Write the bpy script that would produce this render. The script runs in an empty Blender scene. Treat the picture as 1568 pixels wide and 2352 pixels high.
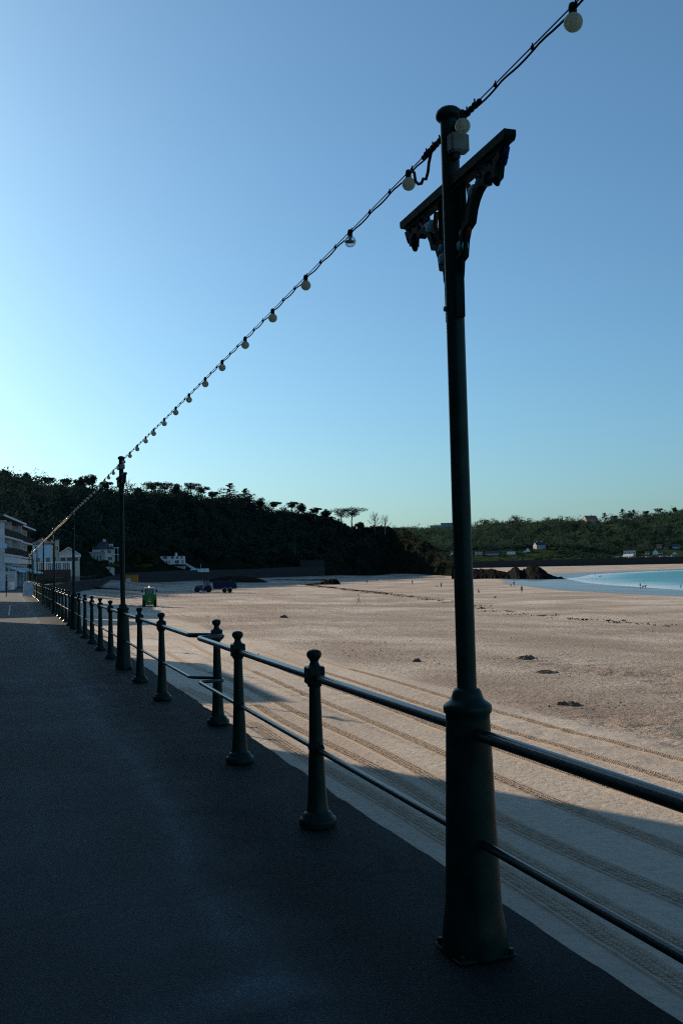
import bpy, bmesh, math, random
import numpy as np
from mathutils import Vector, Matrix

random.seed(7)
RNG = np.random.default_rng(11)
SC = bpy.context.scene
COL = SC.collection
R = math.radians

# ------------------------------------------------------------------ camera
PSI, PITCH, ROLL, EYE, FPX = 18.346, 3.168, 0.0246, 1.65, 2312.0
_p, _t = R(PSI), R(PITCH)
CF = np.array([math.sin(_p) * math.cos(_t), math.cos(_p) * math.cos(_t), math.sin(_t)])
_R0 = np.array([math.cos(_p), -math.sin(_p), 0.0])
_U0 = np.cross(_R0, CF)
CU = _U0 * math.cos(ROLL) + _R0 * math.sin(ROLL)
CR = _R0 * math.cos(ROLL) - _U0 * math.sin(ROLL)
CC = np.array([0.0, 0.0, EYE])
HR = np.array([math.cos(_p), -math.sin(_p)])          # level direction to the right of the view
HF = np.array([math.sin(_p), math.cos(_p)])           # level direction of the view


def ray(x, y):
    return CF + CR * (x - 784) / FPX + CU * (1176 - y) / FPX


def at(x, y, z):
    d = ray(x, y)
    return CC + d * ((z - CC[2]) / d[2])


def atd(x, y, D):
    return CC + ray(x, y) * D


def hor(x):
    return 1323.3 - 0.0246 * x


cam = bpy.data.cameras.new('camera')
cam.sensor_fit = 'HORIZONTAL'
cam.sensor_width = 36
cam.lens = 36 * FPX / 1568
cam.clip_start = 0.05
cam.clip_end = 12000
co = bpy.data.objects.new('camera', cam)
COL.objects.link(co)
M = Matrix([[CR[0], CU[0], -CF[0], 0], [CR[1], CU[1], -CF[1], 0], [CR[2], CU[2], -CF[2], EYE], [0, 0, 0, 1]])
co.matrix_world = M
SC.camera = co

# ------------------------------------------------------------------ light
SUN_AZ, SUN_EL = -26.6, 20.0        # azimuth from +Y, positive to +X
wd = bpy.data.worlds.new("World")
SC.world = wd
wd.use_nodes = True
nt = wd.node_tree
nt.nodes.clear()
sky = nt.nodes.new('ShaderNodeTexSky')
sky.sky_type = 'NISHITA'
sky.sun_disc = False
sky.sun_elevation = R(SUN_EL)
sky.sun_rotation = R(SUN_AZ)
sky.altitude = 0
sky.air_density = 1.05
sky.dust_density = 1.25
sky.ozone_density = 6.8
bg = nt.nodes.new('ShaderNodeBackground')
bg.inputs[1].default_value = 0.112
wo = nt.nodes.new('ShaderNodeOutputWorld')
tint = nt.nodes.new('ShaderNodeMix')
tint.data_type = 'RGBA'
tint.blend_type = 'MULTIPLY'
tint.inputs[0].default_value = 1.0
tint.inputs[7].default_value = (0.83, 1.045, 0.98, 1)
hs = nt.nodes.new('ShaderNodeHueSaturation')
hs.inputs['Saturation'].default_value = 0.92
nt.links.new(sky.outputs[0], hs.inputs['Color'])
nt.links.new(hs.outputs[0], tint.inputs[6])
nt.links.new(tint.outputs[2], bg.inputs[0])
nt.links.new(bg.outputs[0], wo.inputs[0])
ld = bpy.data.lights.new('sun', 'SUN')
ld.energy = 5.0
ld.angle = R(0.5)
ld.color = (1.0, 0.8, 0.6)
lo = bpy.data.objects.new('sun', ld)
COL.objects.link(lo)
sd = Vector((math.sin(R(SUN_AZ)) * math.cos(R(SUN_EL)), math.cos(R(SUN_AZ)) * math.cos(R(SUN_EL)), math.sin(R(SUN_EL))))
lo.rotation_euler = sd.to_track_quat('Z', 'Y').to_euler()
SC.view_settings.view_transform = 'Standard'
SC.view_settings.look = 'None'
SC.view_settings.exposure = 0.26
SC.view_settings.gamma = 1.0
SC.cycles.use_denoising = False
SC.cycles.filter_width = 1.15
SC.cycles.sample_clamp_indirect = 4.0


# ------------------------------------------------------------------ materials
def mat(name, c, rough=0.6, var=0.25, scale=8.0, bump=0.0, bscale=None, metal=0.0, spec=0.2, c2=None, detail=6, stretch=None):
    m = bpy.data.materials.new(name)
    m.use_nodes = True
    n, l = m.node_tree.nodes, m.node_tree.links
    b = n['Principled BSDF']
    b.inputs['Roughness'].default_value = rough
    b.inputs['Metallic'].default_value = metal
    b.inputs['Specular IOR Level'].default_value = spec
    tc = n.new('ShaderNodeTexCoord')
    src = tc.outputs['Object']
    if stretch:
        mp = n.new('ShaderNodeMapping')
        mp.inputs['Scale'].default_value = stretch
        l.new(src, mp.inputs[0])
        src = mp.outputs[0]
    nz = n.new('ShaderNodeTexNoise')
    nz.inputs['Scale'].default_value = scale
    nz.inputs['Detail'].default_value = detail
    l.new(src, nz.inputs['Vector'])
    cr = n.new('ShaderNodeValToRGB')
    lo_ = c2 if c2 else tuple(x * (1 - var) for x in c)
    hi_ = c if c2 else tuple(min(1, x * (1 + var)) for x in c)
    cr.color_ramp.elements[0].position = 0.32
    cr.color_ramp.elements[1].position = 0.68
    cr.color_ramp.elements[0].color = (*lo_, 1)
    cr.color_ramp.elements[1].color = (*hi_, 1)
    l.new(nz.outputs['Fac'], cr.inputs[0])
    l.new(cr.outputs[0], b.inputs['Base Color'])
    if bump:
        nb = n.new('ShaderNodeTexNoise')
        nb.inputs['Scale'].default_value = bscale or scale * 4
        nb.inputs['Detail'].default_value = 5
        l.new(src, nb.inputs['Vector'])
        bp = n.new('ShaderNodeBump')
        bp.inputs['Strength'].default_value = 0.9
        bp.inputs['Distance'].default_value = bump
        l.new(nb.outputs['Fac'], bp.inputs['Height'])
        l.new(bp.outputs[0], b.inputs['Normal'])
    return m


MT = {}
MT['green'] = mat('green_gloss_paint', (0.003, 0.021, 0.017), 0.34, 0.35, 14, 0.0012, 90, spec=0.14)
MT['rail'] = mat('green_rail_paint', (0.003, 0.021, 0.017), 0.25, 0.35, 20, 0.001, 90, spec=0.55)
MT['hotel_white'] = mat('grey_white_render', (0.54, 0.56, 0.58), 0.7, 0.15, 1.5)  # evenly toned-down white for the hotel and corner building
MT['iron'] = mat('dark_green_iron', (0.003, 0.018, 0.015), 0.55, 0.35, 14, 0.0012, 90, spec=0.05)
MT['cable'] = mat('black_rubber', (0.012, 0.012, 0.013), 0.6, 0.2, 40)
MT['rust'] = mat('rusty_iron', (0.13, 0.035, 0.012), 0.8, 0.4, 30, 0.002)
MT['navy'] = mat('dark_blue_paint', (0.012, 0.028, 0.12), 0.45, 0.3, 30)
MT['shell'] = mat('pale_blue_paint', (0.16, 0.36, 0.42), 0.45, 0.3, 25)
MT['greybox'] = mat('weathered_grey_plastic', (0.17, 0.18, 0.155), 0.6, 0.2, 25, 0.001)
MT['white'] = mat('white_paint', (0.72, 0.74, 0.74), 0.55, 0.08, 3)
MT['cream'] = mat('cream_render', (0.62, 0.58, 0.5), 0.7, 0.1, 2)
MT['blue_wall'] = mat('pale_blue_render', (0.42, 0.6, 0.72), 0.7, 0.1, 2)
MT['grey_wall'] = mat('grey_render', (0.32, 0.33, 0.33), 0.75, 0.15, 2)
MT['beige'] = mat('beige_render', (0.4, 0.35, 0.28), 0.75, 0.15, 2)
MT['stone'] = mat('granite_stone', (0.05, 0.047, 0.045), 0.95, 0.35, 1.6, 0.05, 1.5, spec=0.03)
MT['slate'] = mat('slate_roof', (0.045, 0.05, 0.06), 0.6, 0.25, 3, 0.02, 6)
MT['tile_red'] = mat('red_tile_roof', (0.26, 0.12, 0.08), 0.7, 0.25, 3, 0.02, 6)
MT['glass'] = mat('dark_window_glass', (0.02, 0.03, 0.035), 0.12, 0.2, 1, spec=0.5)
MT['teal_glass'] = mat('teal_window_glass', (0.05, 0.17, 0.2), 0.15, 0.2, 1, spec=0.5)
MT['dark_wood'] = mat('dark_timber', (0.05, 0.042, 0.036), 0.7, 0.25, 6)
MT['concrete'] = mat('concrete', (0.3, 0.29, 0.27), 0.85, 0.2, 3, 0.01)
MT['rock'] = mat('dark_rock', (0.011, 0.0105, 0.010), 0.95, 0.45, 0.8, 0.2, 1.2, spec=0.03)
MT['bark'] = mat('bark', (0.05, 0.038, 0.03), 0.9, 0.3, 4, 0.02)
MT['weed'] = mat('seaweed', (0.02, 0.016, 0.011), 0.9, 0.4, 8, spec=0.05)
MT['orange'] = mat('orange_steel', (0.6, 0.2, 0.025), 0.5, 0.15, 3)
MT['tyre'] = mat('tyre_rubber', (0.02, 0.02, 0.021), 0.8, 0.2, 6)
MT['rim'] = mat('pale_wheel_rim', (0.55, 0.55, 0.52), 0.5, 0.15, 4)
MT['tgreen'] = mat('green_machine_paint', (0.018, 0.15, 0.03), 0.4, 0.15, 3)
MT['tblue'] = mat('blue_machine_paint', (0.02, 0.045, 0.16), 0.35, 0.15, 3)
MT['tdark'] = mat('dark_blue_trailer_paint', (0.008, 0.018, 0.05), 0.5, 0.2, 3, spec=0.12)
MT['black'] = mat('black_paint', (0.015, 0.015, 0.016), 0.5, 0.2, 5)
MT['red'] = mat('orange_red_reflector', (0.75, 0.06, 0.02), 0.4, 0.1, 5)
MT['skin'] = mat('skin', (0.45, 0.27, 0.19), 0.6, 0.1, 20)
MT['hair'] = mat('dark_hair', (0.03, 0.02, 0.015), 0.7, 0.2, 20)
MT['pale_cloth'] = mat('pale_cloth', (0.55, 0.48, 0.42), 0.8, 0.1, 20)
MT['dark_cloth'] = mat('dark_cloth', (0.025, 0.027, 0.032), 0.8, 0.2, 20)
MT['blue_cloth'] = mat('blue_cloth', (0.03, 0.07, 0.17), 0.8, 0.2, 20)
MT['fur'] = mat('dark_fur', (0.02, 0.017, 0.014), 0.9, 0.3, 30)
MT['grassy'] = mat('grass_turf', (0.05, 0.085, 0.022), 0.9, 0.4, 1.5, 0.03)
MT['letter'] = mat('black_lettering', (0.02, 0.025, 0.03), 0.6, 0.1, 5)
MT['carpaint'] = mat('white_car_paint', (0.7, 0.7, 0.7), 0.25, 0.05, 2)


def foliage(name, c, var=0.5, scale=0.35, trans=0.25):
    m = bpy.data.materials.new(name)
    m.use_nodes = True
    n, l = m.node_tree.nodes, m.node_tree.links
    n.clear()
    o = n.new('ShaderNodeOutputMaterial')
    d = n.new('ShaderNodeBsdfDiffuse')
    t = n.new('ShaderNodeBsdfTranslucent')
    mx = n.new('ShaderNodeMixShader')
    mx.inputs[0].default_value = trans
    tc = n.new('ShaderNodeTexCoord')
    nz = n.new('ShaderNodeTexNoise')
    nz.inputs['Scale'].default_value = scale
    nz.inputs['Detail'].default_value = 5
    cr = n.new('ShaderNodeValToRGB')
    cr.color_ramp.elements[0].position = 0.34
    cr.color_ramp.elements[1].position = 0.66
    cr.color_ramp.elements[0].color = (c[0] * (1 - var), c[1] * (1 - var), c[2] * (1 - var * 0.7), 1)
    cr.color_ramp.elements[1].color = (c[0] * (1 + var), c[1] * (1 + var * 0.8), c[2] * (1 + var * 0.5), 1)
    l.new(tc.outputs['Object'], nz.inputs['Vector'])
    l.new(nz.outputs['Fac'], cr.inputs[0])
    l.new(cr.outputs[0], d.inputs[0])
    l.new(cr.outputs[0], t.inputs[0])
    l.new(d.outputs[0], mx.inputs[1])
    l.new(t.outputs[0], mx.inputs[2])
    l.new(mx.outputs[0], o.inputs[0])
    return m


MT['leaf_dark'] = foliage('hazed_pine_foliage', (0.034, 0.055, 0.042), 0.5, 0.12, trans=0.12)  # base colour raised in place of haze over the headland
MT['leaf_far'] = foliage('hazed_woodland_foliage', (0.05, 0.088, 0.058), 0.5, 0.025, 0.3)  # bluer base colour stands in for haze across the bay
MT['leaf_bush'] = foliage('shrub_foliage', (0.06, 0.075, 0.03), 0.5, 0.5, 0.25)
MT['leaf_pale'] = foliage('grass_blades', (0.07, 0.13, 0.02), 0.4, 0.6, 0.4)


def bulb_mats():
    m = bpy.data.materials.new('dusty_opal_bulb')
    m.use_nodes = True
    n, l = m.node_tree.nodes, m.node_tree.links
    n.clear()
    o = n.new('ShaderNodeOutputMaterial')
    d = n.new('ShaderNodeBsdfDiffuse')
    t = n.new('ShaderNodeBsdfTranslucent')
    g = n.new('ShaderNodeBsdfGlossy')
    g.inputs['Roughness'].default_value = 0.15
    mx = n.new('ShaderNodeMixShader')
    mx.inputs[0].default_value = 0.72
    mg = n.new('ShaderNodeMixShader')
    lw = n.new('ShaderNodeLayerWeight')
    lw.inputs[0].default_value = 0.12
    tc = n.new('ShaderNodeTexCoord')
    nz = n.new('ShaderNodeTexNoise')
    nz.inputs['Scale'].default_value = 35
    cr = n.new('ShaderNodeValToRGB')
    cr.color_ramp.elements[0].color = (0.62, 0.58, 0.44, 1)
    cr.color_ramp.elements[1].color = (0.82, 0.78, 0.62, 1)
    l.new(tc.outputs['Object'], nz.inputs['Vector'])
    l.new(nz.outputs['Fac'], cr.inputs[0])
    l.new(cr.outputs[0], d.inputs[0])
    l.new(cr.outputs[0], t.inputs[0])
    l.new(d.outputs[0], mx.inputs[1])
    l.new(t.outputs[0], mx.inputs[2])
    l.new(lw.outputs['Fresnel'], mg.inputs[0])
    l.new(mx.outputs[0], mg.inputs[1])
    l.new(g.outputs[0], mg.inputs[2])
    l.new(mg.outputs[0], o.inputs[0])
    MT['bulb'] = m
    m = bpy.data.materials.new('clear_glass_bulb')
    m.use_nodes = True
    n, l = m.node_tree.nodes, m.node_tree.links
    n.clear()
    o = n.new('ShaderNodeOutputMaterial')
    tr = n.new('ShaderNodeBsdfTransparent')
    tr.inputs[0].default_value = (0.86, 0.92, 0.95, 1)
    g = n.new('ShaderNodeBsdfGlossy')
    g.inputs['Roughness'].default_value = 0.05
    mg = n.new('ShaderNodeMixShader')
    lw = n.new('ShaderNodeLayerWeight')
    lw.inputs[0].default_value = 0.45
    l.new(lw.outputs['Facing'], mg.inputs[0])
    l.new(tr.outputs[0], mg.inputs[1])
    l.new(g.outputs[0], mg.inputs[2])
    l.new(mg.outputs[0], o.inputs[0])
    MT['clear'] = m
    m = bpy.data.materials.new('lit_amber_beacon')
    m.use_nodes = True
    b = m.node_tree.nodes['Principled BSDF']
    b.inputs['Base Color'].default_value = (0.9, 0.3, 0.05, 1)
    b.inputs['Emission Color'].default_value = (1, 0.3, 0.05, 1)
    b.inputs['Emission Strength'].default_value = 2.5
    MT['beacon'] = m


bulb_mats()


# ------------------------------------------------------------------ mesh builder
class MB:
    def __init__(s):
        s.v, s.f, s.m, s.s = [], [], [], []

    def add(s, vs, fs, m=0, smooth=False):
        o = len(s.v)
        s.v += [tuple(float(c) for c in p) for p in vs]
        for f in fs:
            s.f.append(tuple(i + o for i in f))
            s.m.append(m)
            s.s.append(smooth)
        return s

    def box(s, c, d, m=0, rz=0.0, taper=1.0):
        x, y, z = d[0] / 2, d[1] / 2, d[2] / 2
        ca, sa = math.cos(rz), math.sin(rz)
        vs = []
        for k, (sx, sy, sz) in enumerate([(-1, -1, -1), (1, -1, -1), (1, 1, -1), (-1, 1, -1), (-1, -1, 1), (1, -1, 1), (1, 1, 1), (-1, 1, 1)]):
            q = taper if sz > 0 else 1
            a, b = sx * x * q, sy * y * q
            vs.append((c[0] + a * ca - b * sa, c[1] + a * sa + b * ca, c[2] + sz * z))
        return s.add(vs, [(0, 3, 2, 1), (4, 5, 6, 7), (0, 1, 5, 4), (1, 2, 6, 5), (2, 3, 7, 6), (3, 0, 4, 7)], m)

    def bbox(s, c, d, b=0.01, m=0, rz=0.0):
        """box with chamfered vertical and horizontal edges"""
        x, y, z = d[0] / 2, d[1] / 2, d[2] / 2
        ca, sa = math.cos(rz), math.sin(rz)
        rings = []
        for zz, k in ((-z, b), (-z + b, 0), (z - b, 0), (z, b)):
            X, Y = x - k, y - k
            ring = [(-X + b, -Y), (X - b, -Y), (X, -Y + b), (X, Y - b), (X - b, Y), (-X + b, Y), (-X, Y - b), (-X, -Y + b)]
            rings.append([(c[0] + a * ca - q * sa, c[1] + a * sa + q * ca, c[2] + zz) for a, q in ring])
        vs = [p for r_ in rings for p in r_]
        fs = [tuple(range(7, -1, -1)), tuple(range(24, 32))]
        for r_ in range(3):
            for i in range(8):
                j = (i + 1) % 8
                fs.append((r_ * 8 + i, r_ * 8 + j, r_ * 8 + 8 + j, r_ * 8 + 8 + i))
        return s.add(vs, fs, m)

    def lathe(s, prof, seg=24, c=(0, 0, 0), m=0, smooth=True, axis='z'):
        vs, fs = [], []
        for r_, z in prof:
            for k in range(seg):
                a = 2 * math.pi * k / seg
                p = (r_ * math.cos(a), r_ * math.sin(a), z)
                if axis == 'x':
                    p = (p[2], p[0], p[1])
                elif axis == 'y':
                    p = (p[1], p[2], p[0])
                vs.append((c[0] + p[0], c[1] + p[1], c[2] + p[2]))
        n = len(prof)
        for i in range(n - 1):
            for k in range(seg):
                q = (k + 1) % seg
                fs.append((i * seg + k, i * seg + q, (i + 1) * seg + q, (i + 1) * seg + k))
        s.add(vs, fs, m, smooth)
        s.add([vs[k] for k in range(seg)], [tuple(range(seg - 1, -1, -1))], m)
        s.add([vs[(n - 1) * seg + k] for k in range(seg)], [tuple(range(seg))], m)
        return s

    def ball(s, c, r_, seg=16, m=0, sc=(1, 1, 1)):
        n = max(6, seg // 2)
        prof = [(max(1e-4, math.sin(math.pi * i / n)), -math.cos(math.pi * i / n)) for i in range(n + 1)]
        vs, fs = [], []
        for a, z in prof:
            for k in range(seg):
                t = 2 * math.pi * k / seg
                vs.append((c[0] + r_ * sc[0] * a * math.cos(t), c[1] + r_ * sc[1] * a * math.sin(t), c[2] + r_ * sc[2] * z))
        for i in range(n):
            for k in range(seg):
                q = (k + 1) % seg
                fs.append((i * seg + k, i * seg + q, (i + 1) * seg + q, (i + 1) * seg + k))
        return s.add(vs, fs, m, True)

    def tube(s, pts, r_, seg=8, m=0, smooth=True):
        P = [Vector(p) for p in pts]
        rr = r_ if isinstance(r_, (list, tuple)) else [r_] * len(P)
        vs, fs = [], []
        up = Vector((0, 0, 1))
        nrm = None
        for i, p in enumerate(P):
            d = (P[min(i + 1, len(P) - 1)] - P[max(i - 1, 0)])
            if d.length < 1e-9:
                d = Vector((0, 0, 1))
            d.normalize()
            if nrm is None:
                nrm = d.orthogonal() if abs(d.dot(up)) > 0.98 else d.cross(up).normalized()
            nrm = (nrm - d * nrm.dot(d))
            nrm.normalize()
            b = d.cross(nrm)
            for k in range(seg):
                a = 2 * math.pi * k / seg
                vs.append(p + (nrm * math.cos(a) + b * math.sin(a)) * rr[i])
        for i in range(len(P) - 1):
            for k in range(seg):
                q = (k + 1) % seg
                fs.append((i * seg + k, (i + 1) * seg + k, (i + 1) * seg + q, i * seg + q))
        s.add(vs, fs, m, smooth)
        s.add(vs[:seg], [tuple(range(seg))], m)
        s.add(vs[-seg:], [tuple(range(seg - 1, -1, -1))], m)
        return s

    def prism(s, poly, h0, h1, plane='xy', m=0):
        """poly in the plane's two axes, extruded along the third"""
        def q(a, b, h):
            return (a, b, h) if plane == 'xy' else ((a, h, b) if plane == 'xz' else (h, a, b))
        n = len(poly)
        vs = [q(a, b, h0) for a, b in poly] + [q(a, b, h1) for a, b in poly]
        fs = [tuple(range(n - 1, -1, -1)), tuple(range(n, 2 * n))]
        for i in range(n):
            j = (i + 1) % n
            fs.append((i, j, n + j, n + i))
        return s.add(vs, fs, m)

    def build(s, name, mats, parent=None, loc=None, rz=0.0, recalc=True):
        me = bpy.data.meshes.new(name)
        me.from_pydata(s.v, [], s.f)
        mats = mats if isinstance(mats, (list, tuple)) else [mats]
        for m_ in mats:
            me.materials.append(MT[m_] if isinstance(m_, str) else m_)
        me.polygons.foreach_set('material_index', s.m)
        me.polygons.foreach_set('use_smooth', s.s)
        me.update()
        if recalc:
            b = bmesh.new()
            b.from_mesh(me)
            bmesh.ops.recalc_face_normals(b, faces=b.faces)
            b.to_mesh(me)
            b.free()
        o = bpy.data.objects.new(name, me)
        COL.objects.link(o)
        o.parent = parent
        if loc is not None:
            o.location = [float(c) for c in loc]
        o.rotation_euler.z = rz
        return o


def npmesh(name, V, F, mats, smooth=False, parent=None, attrs=None, mi=None):
    """F: (n,4) or (n,3) int array"""
    me = bpy.data.meshes.new(name)
    V = np.ascontiguousarray(V, np.float32)
    F = np.ascontiguousarray(F, np.int32)
    k = F.shape[1]
    me.vertices.add(len(V))
    me.vertices.foreach_set('co', V.ravel())
    me.loops.add(F.size)
    me.loops.foreach_set('vertex_index', F.ravel())
    me.polygons.add(len(F))
    me.polygons.foreach_set('loop_start', np.arange(0, F.size, k, dtype=np.int32))
    me.polygons.foreach_set('loop_total', np.full(len(F), k, np.int32))
    me.polygons.foreach_set('use_smooth', np.full(len(F), smooth, bool))
    for m_ in (mats if isinstance(mats, (list, tuple)) else [mats]):
        me.materials.append(MT[m_] if isinstance(m_, str) else m_)
    if mi is not None:
        me.polygons.foreach_set('material_index', np.asarray(mi, np.int32))
    for an, av in (attrs or {}).items():
        a = me.attributes.new(an, 'FLOAT', 'POINT')
        a.data.foreach_set('value', np.ascontiguousarray(av, np.float32))
    me.update(calc_edges=True)
    me.validate()
    o = bpy.data.objects.new(name, me)
    COL.objects.link(o)
    o.parent = parent
    return o


def tag(o, label=None, cat=None, group=None, kind=None):
    if label:
        o['label'] = label
    if cat:
        o['category'] = cat
    if group:
        o['group'] = group
    if kind:
        o['kind'] = kind
    return o


def thing(name, loc, label, cat, group=None, rz=0.0):
    o = bpy.data.objects.new(name, None)
    o.empty_display_size = 0.2
    COL.objects.link(o)
    o.location = [float(c) for c in loc]
    o.rotation_euler.z = rz
    return tag(o, label, cat, group)


KIDS = {}


def copy_tree(o, parent=None, loc=None, rz=None, label=None):
    c = o.copy()
    COL.objects.link(c)
    if parent is not None:
        c.parent = parent
    if loc is not None:
        c.location = [float(q) for q in loc]
    if rz is not None:
        c.rotation_euler.z = rz
    if label:
        c['label'] = label
    for ch in list(o.children):
        copy_tree(ch, c)
    return c


# ------------------------------------------------------------------ noise
def _hash(ix, iy, seed):
    h = (ix.astype(np.int64) * 374761393 + iy.astype(np.int64) * 668265263 + seed * 974634301) & 0x7fffffff
    h = ((h ^ (h >> 13)) * 1274126177) & 0x7fffffff
    return ((h ^ (h >> 16)) & 0xffff) / 65535.0


def vnoise(x, y, seed=0):
    x, y = np.asarray(x, float), np.asarray(y, float)
    ix, iy = np.floor(x), np.floor(y)
    fx, fy = x - ix, y - iy
    fx, fy = fx * fx * (3 - 2 * fx), fy * fy * (3 - 2 * fy)
    a, b = _hash(ix, iy, seed), _hash(ix + 1, iy, seed)
    c, d = _hash(ix, iy + 1, seed), _hash(ix + 1, iy + 1, seed)
    return (a * (1 - fx) + b * fx) * (1 - fy) + (c * (1 - fx) + d * fx) * fy - 0.5


def fbm(x, y, seed=0, o=4):
    r_, a, f_ = 0, 1.0, 1.0
    for i in range(o):
        r_ = r_ + a * vnoise(np.asarray(x) * f_, np.asarray(y) * f_, seed + i * 17)
        a *= 0.5
        f_ *= 2.03
    return r_


def sstep(x, a, b):
    t = np.clip((np.asarray(x, float) - a) / (b - a), 0, 1)
    return t * t * (3 - 2 * t)


# ------------------------------------------------------------------ paths and ground heights
V0, SP, U0 = 4.014, 2.3075, 1.884
EDGE = [(2.26, -30), (2.26, 101), (2.8, 115), (3.3, 128.6), (4.0, 142.4), (5.0, 156.2), (6.6, 170), (9, 190), (13, 215), (20, 252), (28, 300)]
EV = np.array([e[1] for e in EDGE], float)
EU = np.array([e[0] for e in EDGE], float)


def edge_u(v):
    return np.interp(v, EV, EU)


# table of the shore by picture column: depth where land starts, depth of the ridge, tree-top height line
CX = np.array([-260, -60, 30, 69, 85, 94, 109, 129, 159, 203, 235, 300, 430, 600, 745, 900, 1000, 1060, 1100, 1130], float)
CDW = np.array([60, 90, 105, 115, 142, 156, 171, 191, 216, 253, 302, 372, 436, 505, 545, 590, 520, 470, 440, 432], float)
CDR = np.array([420, 420, 420, 425, 425, 430, 430, 430, 435, 440, 450, 480, 550, 595, 605, 628, 540, 483, 449, 438], float)
CZW = np.array([-.3, -.3, -.3, -.3, -.3, -.3, -.3, -.3, -.3, -.3, 0, 1.6, 2.2, 1.0, 1.0, -4.6, -4.8, -4.9, -5, -5], float)
SKX = np.array([-260, 0, 50, 100, 180, 250, 300, 340, 400, 430, 470, 530, 560, 590, 640, 690, 730, 760, 800, 850, 890, 930, 960, 985, 1010, 1035, 1060, 1090, 1130], float)
SKY_ = np.array([1080, 1088, 1093, 1103, 1102, 1114, 1122, 1112, 1117, 1114, 1130, 1128, 1128, 1142, 1162, 1160, 1172, 1184, 1205, 1208, 1208, 1212, 1226, 1245, 1264, 1285, 1300, 1309, 1330], float)


def zr(x):
    D = np.interp(x, CX, CDR)
    th = np.interp(x, [0, 700, 760, 890, 1000], [9.5, 9.5, 4.0, 1.2, 0.6])
    return EYE + (hor(x) - np.interp(x, SKX, SKY_)) * D / FPX - th


def land_z(x, D):
    x, D = np.asarray(x, float), np.asarray(D, float)
    dw, dr = np.interp(x, CX, CDW), np.interp(x, CX, CDR)
    zw, top = np.interp(x, CX, CZW), zr(x)
    t = (D - dw) / (dr - dw)
    tc = np.clip(t, 0, 1)
    # settled shelf by the promenade on the left, steep cliff on the headland
    shelf = np.interp(x, [235, 430, 745, 900], [1, 0.6, 0.3, 0])
    dsh = np.clip((D - np.maximum(175, dw + 10)) / np.interp(x, [150, 260], [75, 32]), 0, 1)
    zs = zw + dsh * (4.5 + np.clip((D - 255) / 120, 0, 1) * 3 * np.interp(x, [260, 330], [1, 0]))
    e = np.where(x < 820, sstep(tc, 0.1, 1.0) ** 1.2, tc ** np.interp(x, [820, 950], [0.9, 0.8]))
    zh = zw + (top - zw) * e
    z = np.where(shelf > 0, np.maximum(zh, np.minimum(zs, zw + 7.5) * shelf + zh * (1 - shelf)), zh)
    z = np.where(t > 1, top - (t - 1) * 3, z)
    return z


def px_xy(x, D):
    x, D = np.broadcast_arrays(np.asarray(x, float), np.asarray(D, float))
    y = hor(x)
    d = CF[None, :] + np.multiply.outer((x.ravel() - 784) / FPX, CR) + np.multiply.outer((1176 - y.ravel()) / FPX, CU)
    P = CC[None, :] + d * D.ravel()[:, None]
    return P[:, 0].reshape(x.shape), P[:, 1].reshape(x.shape)


WALL = [tuple(float(q) for q in px_xy(a, b)) for a, b in [(235, 302), (265, 338), (300, 372), (360, 405), (430, 436), (520, 475), (600, 505), (680, 530), (745, 545)]]

SEA = [(139.3, 185.4), (143.7, 198.3), (150.7, 217.3), (161, 247.8), (172, 275), (195, 320.5), (214.9, 360.3), (222, 366), (232, 378), (281, 443.8), (309.5, 468.6), (353.1, 502), (387.3, 514.7), (600, 610), (900, 720), (1700, 900), (1700, -400), (100, -400), (112, 0), (125, 100)]


def seg_dist(px, py, A, B):
    ax, ay = A
    bx, by = B
    dx, dy = bx - ax, by - ay
    t = np.clip(((px - ax) * dx + (py - ay) * dy) / (dx * dx + dy * dy), 0, 1)
    return np.hypot(px - ax - t * dx, py - ay - t * dy)


def sea_sd(px, py):
    d = np.full(px.shape, 1e9)
    ins = np.zeros(px.shape, bool)
    n = len(SEA)
    for i in range(n):
        A, B = SEA[i], SEA[(i + 1) % n]
        d = np.minimum(d, seg_dist(px, py, A, B))
        c = ((A[1] > py) != (B[1] > py)) & (px < (B[0] - A[0]) * (py - A[1]) / (B[1] - A[1] + 1e-12) + A[0])
        ins ^= c
    return np.where(ins, -d, d)


def beach_z(u, v, detail=True):
    u, v = np.asarray(u, float), np.asarray(v, float)
    q = u - 2.2
    zb = -2.8 - 0.03 * np.clip(q, 0, 56)
    d = sea_sd(u, v)
    zb = zb + sstep(u, 180, 320) * 12
    z = np.where(d < 0, -5 + 0.03 * np.maximum(d, -60), np.minimum(zb, -5 + (0.02 - 0.0138 * sstep(u, 180, 320)) * d))
    dl = np.full(u.shape, 1e9)
    for i in range(len(WALL) - 1):
        dl = np.minimum(dl, seg_dist(u, v, WALL[i], WALL[i + 1]))
    z = z + 2.0 * np.exp(-(dl / 38.0) ** 2)
    ev = edge_u(v)
    z = z + sstep(v, 150, 240) * 1.2 * np.exp(-((u - ev) / 12.0) ** 2)
    if detail:
        wet = 1 - sstep(d, 20, 32)
        far = sstep(u, 60, 90)
        am = 0.3 + 0.7 * sstep(u + 1.5 * vnoise(u / 3, v / 4, 5), 15.8, 17.5)
        am = am * (1 - 0.75 * far) * (1 - wet)
        patch = np.clip(0.45 + 1.6 * fbm(u / 9, v / 22, 3, 3), 0, 1.4)
        z = z + am * patch * (0.13 * fbm(u / 0.42, v / 0.5, 7, 3) + 0.10 * fbm(u / 1.4, v / 2.6, 9, 3))
        z = z + (1 - wet) * 0.05 * fbm(u / 7, v / 12, 21, 3)
    return z


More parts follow.
